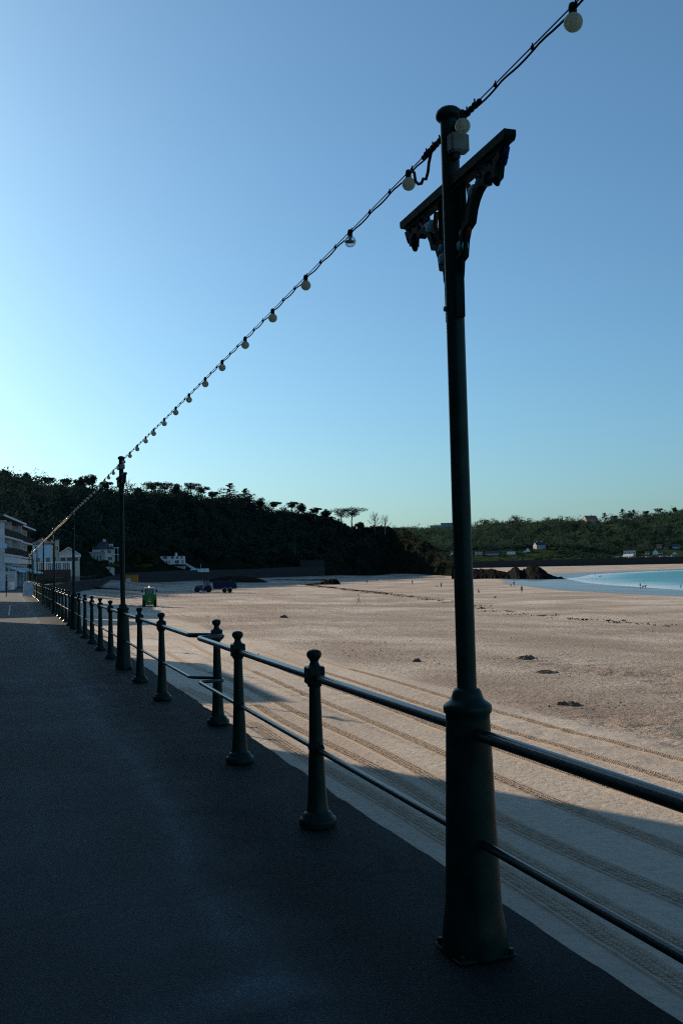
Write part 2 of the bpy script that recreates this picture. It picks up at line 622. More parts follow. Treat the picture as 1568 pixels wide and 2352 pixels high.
# ------------------------------------------------------------------ ground materials
def sand_mat():
    m = bpy.data.materials.new('beach_sand')
    m.use_nodes = True
    n, l = m.node_tree.nodes, m.node_tree.links
    b = n['Principled BSDF']
    b.inputs['Specular IOR Level'].default_value = 0.35
    tc = n.new('ShaderNodeTexCoord')

    def noise(scale, det, st=None, dist=0):
        s_ = tc.outputs['Object']
        if st:
            mp = n.new('ShaderNodeMapping')
            mp.inputs['Scale'].default_value = st
            l.new(s_, mp.inputs[0])
            s_ = mp.outputs[0]
        q = n.new('ShaderNodeTexNoise')
        q.inputs['Scale'].default_value = scale
        q.inputs['Detail'].default_value = det
        q.inputs['Distortion'].default_value = dist
        l.new(s_, q.inputs['Vector'])
        return q.outputs['Fac']

    def ramp(f_, p0, c0, p1, c1):
        cr = n.new('ShaderNodeValToRGB')
        cr.color_ramp.elements[0].position = p0
        cr.color_ramp.elements[1].position = p1
        cr.color_ramp.elements[0].color = (*c0, 1)
        cr.color_ramp.elements[1].color = (*c1, 1)
        l.new(f_, cr.inputs[0])
        return cr.outputs[0]

    def mix(f_, a, b_, t='MIX'):
        q = n.new('ShaderNodeMix')
        q.data_type = 'RGBA'
        q.blend_type = t
        if isinstance(f_, (int, float)):
            q.inputs[0].default_value = f_
        else:
            l.new(f_, q.inputs[0])
        for s_, i in ((a, 6), (b_, 7)):
            if isinstance(s_, tuple):
                q.inputs[i].default_value = (*s_, 1)
            else:
                l.new(s_, q.inputs[i])
        return q.outputs[2]

    base = ramp(noise(0.16, 6, (1.0, 0.28, 1), 0.6), 0.35, (0.34, 0.268, 0.2), 0.65, (0.5, 0.445, 0.355))
    broad = ramp(noise(0.035, 8, (0.6, 1.0, 1), 1.2), 0.4, (0.85, 0.82, 0.8), 0.6, (1.24, 1.25, 1.25))
    base = mix(1.0, base, broad, 'MULTIPLY')
    fine = ramp(noise(5.0, 8), 0.3, (0.72, 0.72, 0.74), 0.7, (1.12, 1.1, 1.08))
    col = mix(1.0, base, fine, 'MULTIPLY')
    churn = ramp(noise(0.13, 10, (0.5, 0.8, 1), 0.6), 0.46, (0, 0, 0), 0.6, (0.62, 0.62, 0.62))
    col = mix(churn, col, (0.24, 0.178, 0.13))
    speck = ramp(noise(1.1, 9, (1.0, 0.45, 1)), 0.58, (0, 0, 0), 0.72, (0.6, 0.6, 0.6))
    col = mix(speck, col, (0.2, 0.15, 0.115))
    rk = n.new('ShaderNodeAttribute')
    rk.attribute_name = 'rough'
    rm = n.new('ShaderNodeMapRange')
    rm.inputs[1].default_value = 0.25
    rm.inputs[2].default_value = 0.1
    rm.inputs[3].default_value = 0.0
    rm.inputs[4].default_value = 0.6
    l.new(rk.outputs['Fac'], rm.inputs[0])
    col = mix(rm.outputs[0], col, (0.52, 0.455, 0.36))
    wa = n.new('ShaderNodeAttribute')
    wa.attribute_name = 'wet'
    wn = noise(0.12, 5, (1, 0.2, 1))
    wm = n.new('ShaderNodeMath')
    wm.operation = 'MULTIPLY_ADD'
    l.new(wn, wm.inputs[0])
    wm.inputs[1].default_value = 0.5
    l.new(wa.outputs['Fac'], wm.inputs[2])
    wr = n.new('ShaderNodeMapRange')
    wr.inputs[1].default_value = 0.55
    wr.inputs[2].default_value = 0.85
    l.new(wm.outputs[0], wr.inputs[0])
    wetc = ramp(noise(0.09, 4, (1, 0.12, 1)), 0.4, (0.10, 0.10, 0.10), 0.62, (0.17, 0.18, 0.18))
    col = mix(wr.outputs[0], col, wetc)
    l.new(col, b.inputs['Base Color'])
    rr = n.new('ShaderNodeMapRange')
    rr.inputs[3].default_value = 0.92
    rr.inputs[4].default_value = 0.22
    l.new(wr.outputs[0], rr.inputs[0])
    l.new(rr.outputs[0], b.inputs['Roughness'])
    # relief
    h1 = noise(6.5, 6)
    h2 = noise(26, 6)
    h3 = noise(3.2, 5, (1, 0.6, 1), 0.8)
    a1 = n.new('ShaderNodeMath')
    a1.operation = 'MULTIPLY_ADD'
    l.new(h2, a1.inputs[0])
    a1.inputs[1].default_value = 0.28
    l.new(h1, a1.inputs[2])
    a2 = n.new('ShaderNodeMath')
    a2.operation = 'ADD'
    l.new(a1.outputs[0], a2.inputs[0])
    l.new(h3, a2.inputs[1])
    ra = n.new('ShaderNodeAttribute')
    ra.attribute_name = 'rough'
    st = n.new('ShaderNodeMath')
    st.operation = 'MULTIPLY_ADD'
    st.inputs[1].default_value = 0.12
    st.inputs[2].default_value = 0.012
    l.new(ra.outputs['Fac'], st.inputs[0])
    bp = n.new('ShaderNodeBump')
    bp.inputs['Strength'].default_value = 1.0
    l.new(st.outputs[0], bp.inputs['Distance'])
    l.new(a2.outputs[0], bp.inputs['Height'])
    l.new(bp.outputs[0], b.inputs['Normal'])
    return m


MT['sand'] = sand_mat()
MT['dark_sand'] = mat('dark_heap_sand', (0.13, 0.1, 0.08), 0.95, 0.3, 6, 0.02, 20, spec=0.05)  # heaps coloured darker than the sand around them
MT['track'] = mat('pressed_sand', (0.37, 0.29, 0.21), 0.95, 0.15, 6, 0.004, 60)


def asphalt(name, c, c2, sc=1.2, rough=0.72, spec=0.35):
    m = mat(name, c, rough, 0.3, sc, 0.009, 120, spec=spec, c2=c2, detail=10)
    n, l = m.node_tree.nodes, m.node_tree.links
    b = n['Principled BSDF']
    old = b.inputs['Base Color'].links[0].from_socket
    tc = n.new('ShaderNodeTexCoord')
    vo = n.new('ShaderNodeTexVoronoi')
    vo.inputs['Scale'].default_value = 70
    l.new(tc.outputs['Object'], vo.inputs['Vector'])
    cr = n.new('ShaderNodeValToRGB')
    cr.color_ramp.elements[0].position = 0.0
    cr.color_ramp.elements[1].position = 0.3
    cr.color_ramp.elements[0].color = (4.5, 4.5, 4.6, 1)
    cr.color_ramp.elements[1].color = (0.85, 0.85, 0.85, 1)
    l.new(vo.outputs['Distance'], cr.inputs[0])
    q = n.new('ShaderNodeMix')
    q.data_type = 'RGBA'
    q.blend_type = 'MULTIPLY'
    q.inputs[0].default_value = 1
    l.new(old, q.inputs[6])
    l.new(cr.outputs[0], q.inputs[7])
    pn = n.new('ShaderNodeTexNoise')
    pn.inputs['Scale'].default_value = 0.55
    pn.inputs['Detail'].default_value = 8
    pn.inputs['Roughness'].default_value = 0.65
    l.new(tc.outputs['Object'], pn.inputs['Vector'])
    pr = n.new('ShaderNodeValToRGB')
    pr.color_ramp.elements[0].position = 0.36
    pr.color_ramp.elements[1].position = 0.62
    pr.color_ramp.elements[0].color = (0.62, 0.62, 0.64, 1)
    pr.color_ramp.elements[1].color = (1.35, 1.37, 1.4, 1)
    l.new(pn.outputs['Fac'], pr.inputs[0])
    q2 = n.new('ShaderNodeMix')
    q2.data_type = 'RGBA'
    q2.blend_type = 'MULTIPLY'
    q2.inputs[0].default_value = 1
    l.new(q.outputs[2], q2.inputs[6])
    l.new(pr.outputs[0], q2.inputs[7])
    # dark wandering cracks
    vc = n.new('ShaderNodeTexVoronoi')
    vc.feature = 'DISTANCE_TO_EDGE'
    vc.inputs['Scale'].default_value = 0.3
    wv_ = n.new('ShaderNodeTexNoise')
    wv_.inputs['Scale'].default_value = 1.8
    wv_.inputs['Detail'].default_value = 6
    l.new(tc.outputs['Object'], wv_.inputs['Vector'])
    va = n.new('ShaderNodeVectorMath')
    va.operation = 'MULTIPLY_ADD'
    va.inputs[1].default_value = (1.1, 1.1, 0)
    l.new(wv_.outputs['Color'], va.inputs[0])
    l.new(tc.outputs['Object'], va.inputs[2])
    l.new(va.outputs[0], vc.inputs['Vector'])
    ck = n.new('ShaderNodeValToRGB')
    ck.color_ramp.elements[0].position = 0.0
    ck.color_ramp.elements[1].position = 0.007
    ck.color_ramp.elements[0].color = (0.35, 0.35, 0.35, 1)
    ck.color_ramp.elements[1].color = (1, 1, 1, 1)
    l.new(vc.outputs['Distance'], ck.inputs[0])
    q3 = n.new('ShaderNodeMix')
    q3.data_type = 'RGBA'
    q3.blend_type = 'MULTIPLY'
    q3.inputs[0].default_value = 1
    l.new(q2.outputs[2], q3.inputs[6])
    l.new(ck.outputs[0], q3.inputs[7])
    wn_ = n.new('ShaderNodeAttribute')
    wn_.attribute_name = 'worn_sheen'
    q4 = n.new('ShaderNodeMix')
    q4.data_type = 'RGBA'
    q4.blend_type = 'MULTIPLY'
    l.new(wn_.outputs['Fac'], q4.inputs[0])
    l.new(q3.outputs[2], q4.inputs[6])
    q4.inputs[7].default_value = (3.0, 3.1, 3.2, 1)  # lightens the asphalt, ridge bands as if reflecting sky
    q = q4
    # rough brown margin by the railing, with a wandering joint
    ea = n.new('ShaderNodeAttribute')
    ea.attribute_name = 'edge'
    en = n.new('ShaderNodeTexNoise')
    en.inputs['Scale'].default_value = 1.6
    en.inputs['Detail'].default_value = 7
    l.new(tc.outputs['Object'], en.inputs['Vector'])
    em = n.new('ShaderNodeMath')
    em.operation = 'MULTIPLY_ADD'
    em.inputs[1].default_value = 0.9
    l.new(en.outputs['Fac'], em.inputs[0])
    l.new(ea.outputs['Fac'], em.inputs[2])
    er = n.new('ShaderNodeMapRange')
    er.inputs[1].default_value = -0.85
    er.inputs[2].default_value = -0.35
    l.new(em.outputs[0], er.inputs[0])
    w = n.new('ShaderNodeMix')
    w.data_type = 'RGBA'
    w.blend_type = 'MULTIPLY'
    l.new(er.outputs[0], w.inputs[0])
    l.new(q.outputs[2], w.inputs[6])
    w.inputs[7].default_value = (0.78, 0.68, 0.6, 1)
    l.new(w.outputs[2], b.inputs['Base Color'])
    sr = n.new('ShaderNodeMapRange')
    sr.inputs[3].default_value = spec
    sr.inputs[4].default_value = 0.09
    l.new(er.outputs[0], sr.inputs[0])
    l.new(sr.outputs[0], b.inputs['Specular IOR Level'])
    return m


MT['asphalt'] = asphalt('asphalt', (0.033, 0.045, 0.049), (0.018, 0.025, 0.028), 1.2, 0.78, 0.22)
MT['road_paint'] = mat('worn_white_paint', (0.5, 0.5, 0.48), 0.7, 0.3, 12)


def water_mat():
    m = bpy.data.materials.new('sea_water')
    m.use_nodes = True
    n, l = m.node_tree.nodes, m.node_tree.links
    b = n['Principled BSDF']
    b.inputs['Roughness'].default_value = 0.28
    b.inputs['Specular IOR Level'].default_value = 0.15
    at_ = n.new('ShaderNodeAttribute')
    at_.attribute_name = 'depth'
    tc = n.new('ShaderNodeTexCoord')
    nz = n.new('ShaderNodeTexNoise')
    nz.inputs['Scale'].default_value = 0.05
    nz.inputs['Detail'].default_value = 6
    l.new(tc.outputs['Object'], nz.inputs['Vector'])
    ad = n.new('ShaderNodeMath')
    ad.operation = 'MULTIPLY_ADD'
    ad.inputs[1].default_value = 0.26
    l.new(nz.outputs['Fac'], ad.inputs[0])
    l.new(at_.outputs['Fac'], ad.inputs[2])
    cr = n.new('ShaderNodeValToRGB')
    e = cr.color_ramp.elements
    e[0].position = 0.12
    e[0].color = (0.62, 0.68, 0.68, 1)
    e[1].position = 0.75
    e[1].color = (0.02, 0.16, 0.18, 1)
    k = e.new(0.22)
    k.color = (0.3, 0.47, 0.5, 1)
    k = e.new(0.36)
    k.color = (0.05, 0.26, 0.28, 1)
    l.new(ad.outputs[0], cr.inputs[0])
    l.new(cr.outputs[0], b.inputs['Base Color'])
    n2 = n.new('ShaderNodeTexNoise')
    n2.inputs['Scale'].default_value = 0.9
    n2.inputs['Detail'].default_value = 4
    l.new(tc.outputs['Object'], n2.inputs['Vector'])
    bp = n.new('ShaderNodeBump')
    bp.inputs['Strength'].default_value = 0.7
    bp.inputs['Distance'].default_value = 0.35
    l.new(n2.outputs['Fac'], bp.inputs['Height'])
    l.new(bp.outputs[0], b.inputs['Normal'])
    return m


MT['water'] = water_mat()


# ------------------------------------------------------------------ ground
def grid_mesh(name, us, vs, zf, m, attrs=None, keep=None, smooth=True):
    U, V = np.meshgrid(us, vs, indexing='ij')
    Z = zf(U, V)
    P = np.stack([U.ravel(), V.ravel(), Z.ravel()], 1)
    nu, nv = len(us), len(vs)
    i, j = np.meshgrid(np.arange(nu - 1), np.arange(nv - 1), indexing='ij')
    a = (i * nv + j).ravel()
    F = np.stack([a, a + nv, a + nv + 1, a + 1], 1)
    if keep is not None:
        kp = keep(U, V).ravel()
        F = F[kp[F].any(1)]
    at_ = {k: f_(U, V).ravel() for k, f_ in (attrs or {}).items()}
    return npmesh(name, P, F, m, smooth, None, at_)


def grow(a, b, s0, r_, mx):
    o, s_ = [a], s0
    while o[-1] < b:
        o.append(o[-1] + s_)
        s_ = min(mx, s_ * r_)
    return np.array(o)


us = np.concatenate([np.arange(1.7, 22, 0.13), grow(22, 1300, 0.14, 1.022, 22)])
vs = np.unique(np.concatenate([np.linspace(-60, 4.9, 30), np.arange(5, 50, 0.15), grow(50, 1800, 0.16, 1.018, 24)]))
beach = grid_mesh('beach', us, vs, beach_z, 'sand', {
    'wet': lambda u, v: 1 - sstep(sea_sd(u, v), 16, 34) * (1 - 0.35 * (1 - sstep(sea_sd(u, v), 34, 90)) * sstep(u, 215, 260)),
    'rough': lambda u, v: (0.15 + 0.85 * sstep(u + 1.5 * vnoise(u / 3, v / 4, 5), 15.8, 17.5)) * (1 - 0.7 * sstep(u, 58, 75)) * (1 - (1 - sstep(sea_sd(u, v), 16, 34)))})
tag(beach, kind='structure')

wu = grow(95, 1700, 6, 1.01, 30)
wv = np.concatenate([np.linspace(-400, 120, 20), grow(126, 1000, 6, 1.006, 20)])
water = grid_mesh('sea', wu, wv, lambda u, v: np.full(u.shape, -4.985), 'water',
                  {'depth': lambda u, v: np.clip(-sea_sd(u, v) / 90.0, 0, 1)}, keep=lambda u, v: sea_sd(u, v) < 4)
tag(water, kind='structure')


def prom_z(u, v):
    z = 0.012 * fbm(u / 1.1, v / 1.3, 31, 3)
    z = z + 0.014 * np.exp(-((v - 3.72 - 0.05 * u - 0.12 * vnoise(u / 0.7, v * 0, 4)) / 0.07) ** 2) * (u < 1.2)
    z = z + 0.012 * np.exp(-((u - 1.05 - 0.12 * vnoise(v / 0.6, u * 0, 8)) / 0.05) ** 2)
    return z - 0.01


def worn_sheen(u, v):  # paler ridge bands stand in for reflected sky; scattered patches are wear
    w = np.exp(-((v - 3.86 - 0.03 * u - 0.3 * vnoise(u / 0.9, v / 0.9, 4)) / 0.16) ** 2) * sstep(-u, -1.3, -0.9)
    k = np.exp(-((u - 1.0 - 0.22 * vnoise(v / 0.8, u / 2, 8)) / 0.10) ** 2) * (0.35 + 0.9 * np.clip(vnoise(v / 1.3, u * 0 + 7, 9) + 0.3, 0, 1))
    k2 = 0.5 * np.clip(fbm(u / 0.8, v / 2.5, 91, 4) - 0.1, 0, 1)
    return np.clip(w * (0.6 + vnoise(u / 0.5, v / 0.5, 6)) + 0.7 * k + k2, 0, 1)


def strip_grid(name, t0, t1, n, vs_, m, zoff=0.0, attr=False):
    """surface between two offsets measured from the promenade's outer edge"""
    ts = np.linspace(t0, t1, n)
    T, V = np.meshgrid(ts, vs_, indexing='ij')
    U = edge_u(V) + T
    U = U + np.where(T > t1 - 1e-6, 0.035 * fbm(V / 0.5, V * 0 + 2.5, 77, 3) * (V < 60), 0)
    Z = prom_z(U, V) + zoff
    P = np.stack([U.ravel(), V.ravel(), Z.ravel()], 1)
    nv = len(vs_)
    i, j = np.meshgrid(np.arange(n - 1), np.arange(nv - 1), indexing='ij')
    a = (i * nv + j).ravel()
    o = npmesh(name, P, np.stack([a, a + nv, a + nv + 1, a + 1], 1), m, True, None, {'edge': T.ravel(), 'worn_sheen': worn_sheen(U, V).ravel()} if attr else None)
    return tag(o, kind='structure')


pv = np.unique(np.concatenate([np.linspace(-20, 1, 12), np.arange(1, 14, 0.06), grow(14, 300, 0.1, 1.05, 4)]))
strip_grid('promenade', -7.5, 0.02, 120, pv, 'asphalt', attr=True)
mk = MB()
for k in range(14):
    p0, p1 = at(20 + 0.25 * k, 1414 - 1.7 * k, 0.006), at(20 + 0.25 * (k + 0.9), 1414 - 1.7 * (k + 0.9), 0.006)
    w = 0.05 + 0.03 * random.random()
    mk.box(((p0[0] + p1[0]) / 2, (p0[1] + p1[1]) / 2, 0.006), (w, abs(p1[1] - p0[1]) * 0.8, 0.006), 0, -0.02)
tag(mk.build('road_marking', 'road_paint'), kind='structure')

# sea wall under the promenade's edge: a real thickness of stone
wl = MB()
pts = EDGE
for i in range(len(pts) - 1):
    (a, b), (c, d) = pts[i], pts[i + 1]
    n_ = max(1, int((d - b) / 14))
    for k in range(n_):
        t0, t1 = k / n_, (k + 1) / n_
        x0, y0, x1, y1 = a + (c - a) * t0, b + (d - b) * t0, a + (c - a) * t1, b + (d - b) * t1
        wl.add([(x0 - 0.9, y0, -4.2), (x0 + 0.16, y0, -4.2), (x0 - 0.01, y0, -0.022), (x0 - 0.9, y0, -0.05),
                (x1 - 0.9, y1, -4.2), (x1 + 0.16, y1, -4.2), (x1 - 0.01, y1, -0.022), (x1 - 0.9, y1, -0.05)],
               [(1, 2, 6, 5), (2, 3, 7, 6)] + ([(0, 1, 2, 3)] if i + k == 0 else []))
tag(wl.build('sea_wall', 'stone', recalc=False), 'stone sea wall below the railed promenade edge, dropping to the sand', 'wall')

fw = MB()
tops = [0.0, 0.8, 1.6, 1.9, 2.2, 2.0, 2.0, 2.6, 2.8]
for i in range(len(WALL) - 1):
    (a, b), (c, d) = WALL[i], WALL[i + 1]
    nx, ny = (d - b), -(c - a)
    L = math.hypot(nx, ny)
    nx, ny = nx / L, ny / L
    fw.add([(a + nx * 0.7, b + ny * 0.7, -5), (c + nx * 0.7, d + ny * 0.7, -5), (c, d, tops[i + 1]), (a, b, tops[i]), (a - nx * 9, b - ny * 9, tops[i]), (c - nx * 9, d - ny * 9, tops[i + 1])],
           [(0, 1, 2, 3), (3, 2, 5, 4)])
tag(fw.build('bay_wall', 'stone'), 'dark stone sea wall curving round the foot of the wooded hill', 'wall')

# terrain: hill on the left and the headland, in one sheet
tx = np.concatenate([np.linspace(-260, 60, 24), np.linspace(70, 1130, 107)])
tt = np.concatenate([np.linspace(0, 1, 44), np.linspace(1.06, 2.6, 10)])
TX, TT = np.meshgrid(tx, tt, indexing='ij')
DW, DR = np.interp(TX, CX, CDW), np.interp(TX, CX, CDR)
TD = DW + TT * np.minimum(DR - DW, 260) * np.where(TT > 1, 1, 1)
TD = np.where(TT <= 1, DW + TT * (DR - DW), DR + (TT - 1) * 90)
gx, gy = px_xy(TX, TD + np.interp(TX, [225, 245, 740, 760], [0, 5, 5, 0]) * (1 - np.minimum(TT, 1)))
gz = land_z(TX, TD) + np.where((TT > 0.02), 1, 0) * (0.9 * fbm(gx / 9, gy / 9, 41, 4) * np.interp(TX, [600, 800], [0.4, 1.6]))
gz = np.where(TT == 0, gz - 6, gz)
gz = np.where((TT > 1) & (TX > 880), gz - (TT - 1) * 12, gz)
nv = len(tt)
i, j = np.meshgrid(np.arange(len(tx) - 1), np.arange(nv - 1), indexing='ij')
a = (i * nv + j).ravel()
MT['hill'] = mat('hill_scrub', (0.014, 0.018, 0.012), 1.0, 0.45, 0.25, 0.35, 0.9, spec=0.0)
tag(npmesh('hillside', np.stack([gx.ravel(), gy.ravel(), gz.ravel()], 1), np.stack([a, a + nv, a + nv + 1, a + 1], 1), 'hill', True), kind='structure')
#PART2
# ------------------------------------------------------------------ festoon poles
def pole_path(k):
    v = V0 + 6 * SP * k
    return Vector((float(edge_u(v)) - 0.376, v, 0.0))


def heading(k):
    a, b = pole_path(k), pole_path(k + 1)
    d = b - a
    return math.atan2(-d.x, d.y)


def bracket_outline():
    # side view (distance from the pole, height); top beam, stepped arch down to the pole plate
    return [(max(0.062, a - 0.045), b) for a, b in _BO]


_BO = [(0.04, 3.32), (0.56, 3.32), (0.545, 3.27), (0.512, 3.255), (0.497, 3.205), (0.475, 3.2), (0.47, 3.235), (0.445, 3.25),
            (0.41, 3.245), (0.395, 3.212), (0.35, 3.222), (0.318, 3.21), (0.285, 3.185), (0.262, 3.155), (0.24, 3.105), (0.195, 3.09), (0.172, 3.05), (0.157, 2.985), (0.12, 2.975), (0.106, 2.91), (0.04, 2.90)]


def ring_strip(mb, outer, w, h, m=0):
    """flat bar following an outline (closed at both ends), w wide inward, h thick in x"""
    n = len(outer)
    inn = []
    for i in range(n):
        p, q = outer[max(i - 1, 0)], outer[min(i + 1, n - 1)]
        dx, dy = q[0] - p[0], q[1] - p[1]
        L = math.hypot(dx, dy) or 1
        inn.append((outer[i][0] + dy / L * w, outer[i][1] - dx / L * w))
    for i in range(n - 1):
        a, b, c, d = outer[i], outer[i + 1], inn[i + 1], inn[i]
        vs = [(-h, *a), (-h, *b), (-h, *c), (-h, *d), (h, *a), (h, *b), (h, *c), (h, *d)]
        mb.add(vs, [(0, 1, 2, 3), (4, 7, 6, 5), (0, 4, 5, 1), (1, 5, 6, 2), (2, 6, 7, 3), (3, 7, 4, 0)], m)


def spiral(cx, cz, r0, r1, a0, a1, n=16):
    return [(0, cx + (r0 + (r1 - r0) * i / n) * math.cos(a0 + (a1 - a0) * i / n), cz + (r0 + (r1 - r0) * i / n) * math.sin(a0 + (a1 - a0) * i / n)) for i in range(n + 1)]


def make_bracket(parent, sg):
    mb = MB()
    f_ = lambda P: [(x, sg * y, z) for x, y, z in P]
    # top beam
    b = MB()
    b.prism([(0.035, 3.318), (0.545, 3.322), (0.557, 3.335), (0.557, 3.36), (0.035, 3.36)], -0.026, 0.026, 'yz')
    b.prism([(0.04, 3.298), (0.50, 3.298), (0.525, 3.318), (0.04, 3.318)], -0.017, 0.017, 'yz')
    # outer stepped arch rib
    arch = bracket_outline()[2:-1]
    ring_strip(b, arch, 0.03, 0.021)
    b.prism([(0.036, 2.735), (0.06, 2.735), (0.062, 2.92), (0.062, 3.3), (0.036, 3.3)], -0.02, 0.02, 'yz')
    # pendant hook at the tip
    b.tube([(0, 0.445, 3.25), (0, 0.442, 3.2), (0, 0.433, 3.188), (0, 0.423, 3.2), (0, 0.421, 3.215)], 0.014, 8)
    # upright rods
    b.tube([(0, 0.125, 2.99), (0, 0.125, 3.31)], 0.011, 6)
    b.tube([(0, 0.082, 2.93), (0, 0.082, 3.31)], 0.014, 6)
    b.v = [(x, sg * y, z) for x, y, z in b.v]
    o = b.build('bracket', 'iron', parent)
    s_ = MB()
    for P in (spiral(0.43, 3.272, 0.035, 0.008, -2.6, 3.0), spiral(0.345, 3.268, 0.036, 0.008, -2.4, 3.4), spiral(0.27, 3.27, 0.03, 0.006, -2.0, 3.6)):
        s_.tube(f_(P), 0.011, 6)
    s_.tube(f_([(0, 0.53, 3.3), (0, 0.5, 3.245), (0, 0.45, 3.3), (0, 0.4, 3.25), (0, 0.36, 3.305), (0, 0.31, 3.25)]), 0.013, 6)
    s_.build('scroll', 'navy', o)
    r_ = MB()
    r_.tube(f_([(0, 0.17, 3.28), (0, 0.185, 3.22), (0, 0.15, 3.15), (0, 0.105, 3.11)]), 0.012, 6)
    r_.tube(f_(spiral(0.15, 3.09, 0.035, 0.01, 1.0, 6.5)), 0.012, 6)
    r_.build('leaf_spray', 'rust', o)
    for yy, zz, q in ((0.225, 3.225, 0.036), (0.275, 3.245, 0.024), (0.115, 3.085, 0.028), (0.098, 3.035, 0.034)):
        MB().ball((0, sg * yy, zz), q, 14, 0, (0.8, 1, 1)).build('shell', 'shell', o)
    return o


def make_pole(label):
    root = thing('festoon_pole', (0, 0, 0), label, 'festoon pole', 'green festoon poles along the promenade railing')
    p = MB()
    p.lathe([(0.142, 0.006), (0.141, 0.03), (0.138, 0.07), (0.136, 0.10), (0.131, 0.13), (0.124, 0.17), (0.119, 0.22), (0.107, 0.60), (0.0955, 0.98), (0.0955, 1.005), (0.103, 1.012), (0.106, 1.026), (0.104, 1.042), (0.096, 1.05), (0.085, 1.058),
             (0.072, 1.068), (0.066, 1.085), (0.062, 1.10), (0.055, 1.112), (0.045, 1.116)], 40)
    pd = p.build('pedestal', 'green', root)
    q = MB()
    q.bbox((0, 0, 0.004), (0.265, 0.265, 0.014), 0.005)
    bp = q.build('base_plate', 'green', pd)
    for sx in (-1, 1):
        for sy in (-1, 1):
            MB().lathe([(0.014, 0.009), (0.014, 0.03), (0.01, 0.034)], 6, (sx * 0.112, sy * 0.112, 0), smooth=False).build('bolt', 'green', pd)
    s_ = MB()
    s_.lathe([(0.0425, 1.10), (0.0408, 2.2), (0.0402, 3.65)], 28)
    s_.lathe([(0.012, 0), (0.012, 0.014)], 8, (-0.052, -0.0, 2.78), axis='x', smooth=False)
    s_.build('shaft', 'green', root)
    c = MB()
    c.lathe([(0.041, 3.638), (0.053, 3.641), (0.060, 3.65), (0.0605, 3.662), (0.055, 3.678), (0.042, 3.69), (0.022, 3.698), (0.002, 3.70)], 28)
    c.build('cap', 'green', root)
    j = MB()
    j.bbox((0.008, -0.068, 3.505), (0.088, 0.055, 0.084), 0.008)
    for zz in (3.538, 3.472):
        j.lathe([(0.004, -0.0985), (0.004, -0.094)], 6, (0.008, 0, zz), 0, False, 'y')
    jb = j.build('junction_box', 'greybox', root)
    MB().box((0.0, -0.06, 3.452), (0.028, 0.028, 0.026)).build('gland', 'black', jb)
    make_bracket(root, 1)
    make_bracket(root, -1)
    return root


NP = 12
POLE_L = ['nearest green festoon pole, thick tapered pedestal beside the pavement, tall in the foreground',
          'second festoon pole, dark green, standing left of the green beach tractor',
          'third festoon pole along the promenade, in front of the small gabled house',
          'fourth festoon pole, rising in front of the blue building']
POLE_L += ['slender green festoon pole, %s from the camera, left beside the balconied hotel' % w for w in ('fifth', 'sixth', 'seventh', 'eighth')]
POLE_L += ['far green festoon pole, %s from the camera, where the railing bends right' % w for w in ('ninth', 'tenth', 'eleventh', 'twelfth')]
pole0 = make_pole(POLE_L[0])
poles = [pole0]
pole0.location = pole_path(0)
pole0.rotation_euler.z = heading(0)
for k in range(1, NP):
    poles.append(copy_tree(pole0, None, pole_path(k), heading(k), POLE_L[k]))
poles[1].rotation_euler.z = heading(1) + 0.02

# ------------------------------------------------------------------ railings
RT, RM = 0.95, 0.49


def post_at(parent, x, y):
    p = MB()
    sh = [(0.074, 0.085), (0.064, 0.13), (0.060, 0.2), (0.047, 0.5), (0.0365, 0.885)]
    p.lathe(sh, 24, (x, y, 0))
    p.lathe([(0.038, 0.878), (0.046, 0.888), (0.048, 0.898), (0.05, 0.91)], 20, (x, y, 0))
    p.bbox((x, y, 0.958), (0.112, 0.112, 0.114), 0.008)
    p.lathe([(0.032, -0.068), (0.04, -0.06), (0.042, 0), (0.04, 0.06), (0.032, 0.068)], 14, (x, y, RM), 0, True, 'y')
    o = p.build('post', 'green', parent)
    f_ = MB()
    f_.lathe([(0.12, 0.0), (0.121, 0.03), (0.116, 0.045), (0.104, 0.05), (0.098, 0.062), (0.088, 0.078), (0.073, 0.088)], 24, (x, y, 0))
    f_.build('flange', 'green', o)
    b = MB()
    b.lathe([(0.044, 1.014), (0.034, 1.024), (0.028, 1.038), (0.027, 1.048), (0.034, 1.06), (0.045, 1.074), (0.0495, 1.09), (0.047, 1.104), (0.037, 1.116), (0.02, 1.122), (0.001, 1.124)], 24, (x, y, 0))
    b.build('ball_finial', 'green', o)
    return o


def rail(parent, name, pts, r_):
    MB().tube(pts, r_, 12).build(name, 'rail', parent)


def bend(p0, p1, p2, r_, n=5):
    """p0 -> p1 -> p2 with a rounded corner at p1"""
    p0, p1, p2 = Vector(p0), Vector(p1), Vector(p2)
    a = p1 + (p0 - p1).normalized() * r_
    b = p1 + (p2 - p1).normalized() * r_
    out = [p0]
    for i in range(n + 1):
        t = i / n
        out.append((1 - t) ** 2 * a + 2 * t * (1 - t) * p1 + t * t * b)
    return out + [p2]


RG = 'green cast iron railings between the festoon poles'
ra = thing('railing', pole_path(0), 'green railing running right out of the picture from the nearest festoon pole', 'railing', RG)
for i in (-1, -2):
    post_at(ra, 0, i * SP)
rail(ra, 'top_rail', [(0, -0.1, RT - 0.02), (0, -6.9, RT - 0.02)], 0.0275)
rail(ra, 'mid_rail', [(0, -0.1, RM - 0.015), (0, -6.9, RM - 0.015)], 0.018)

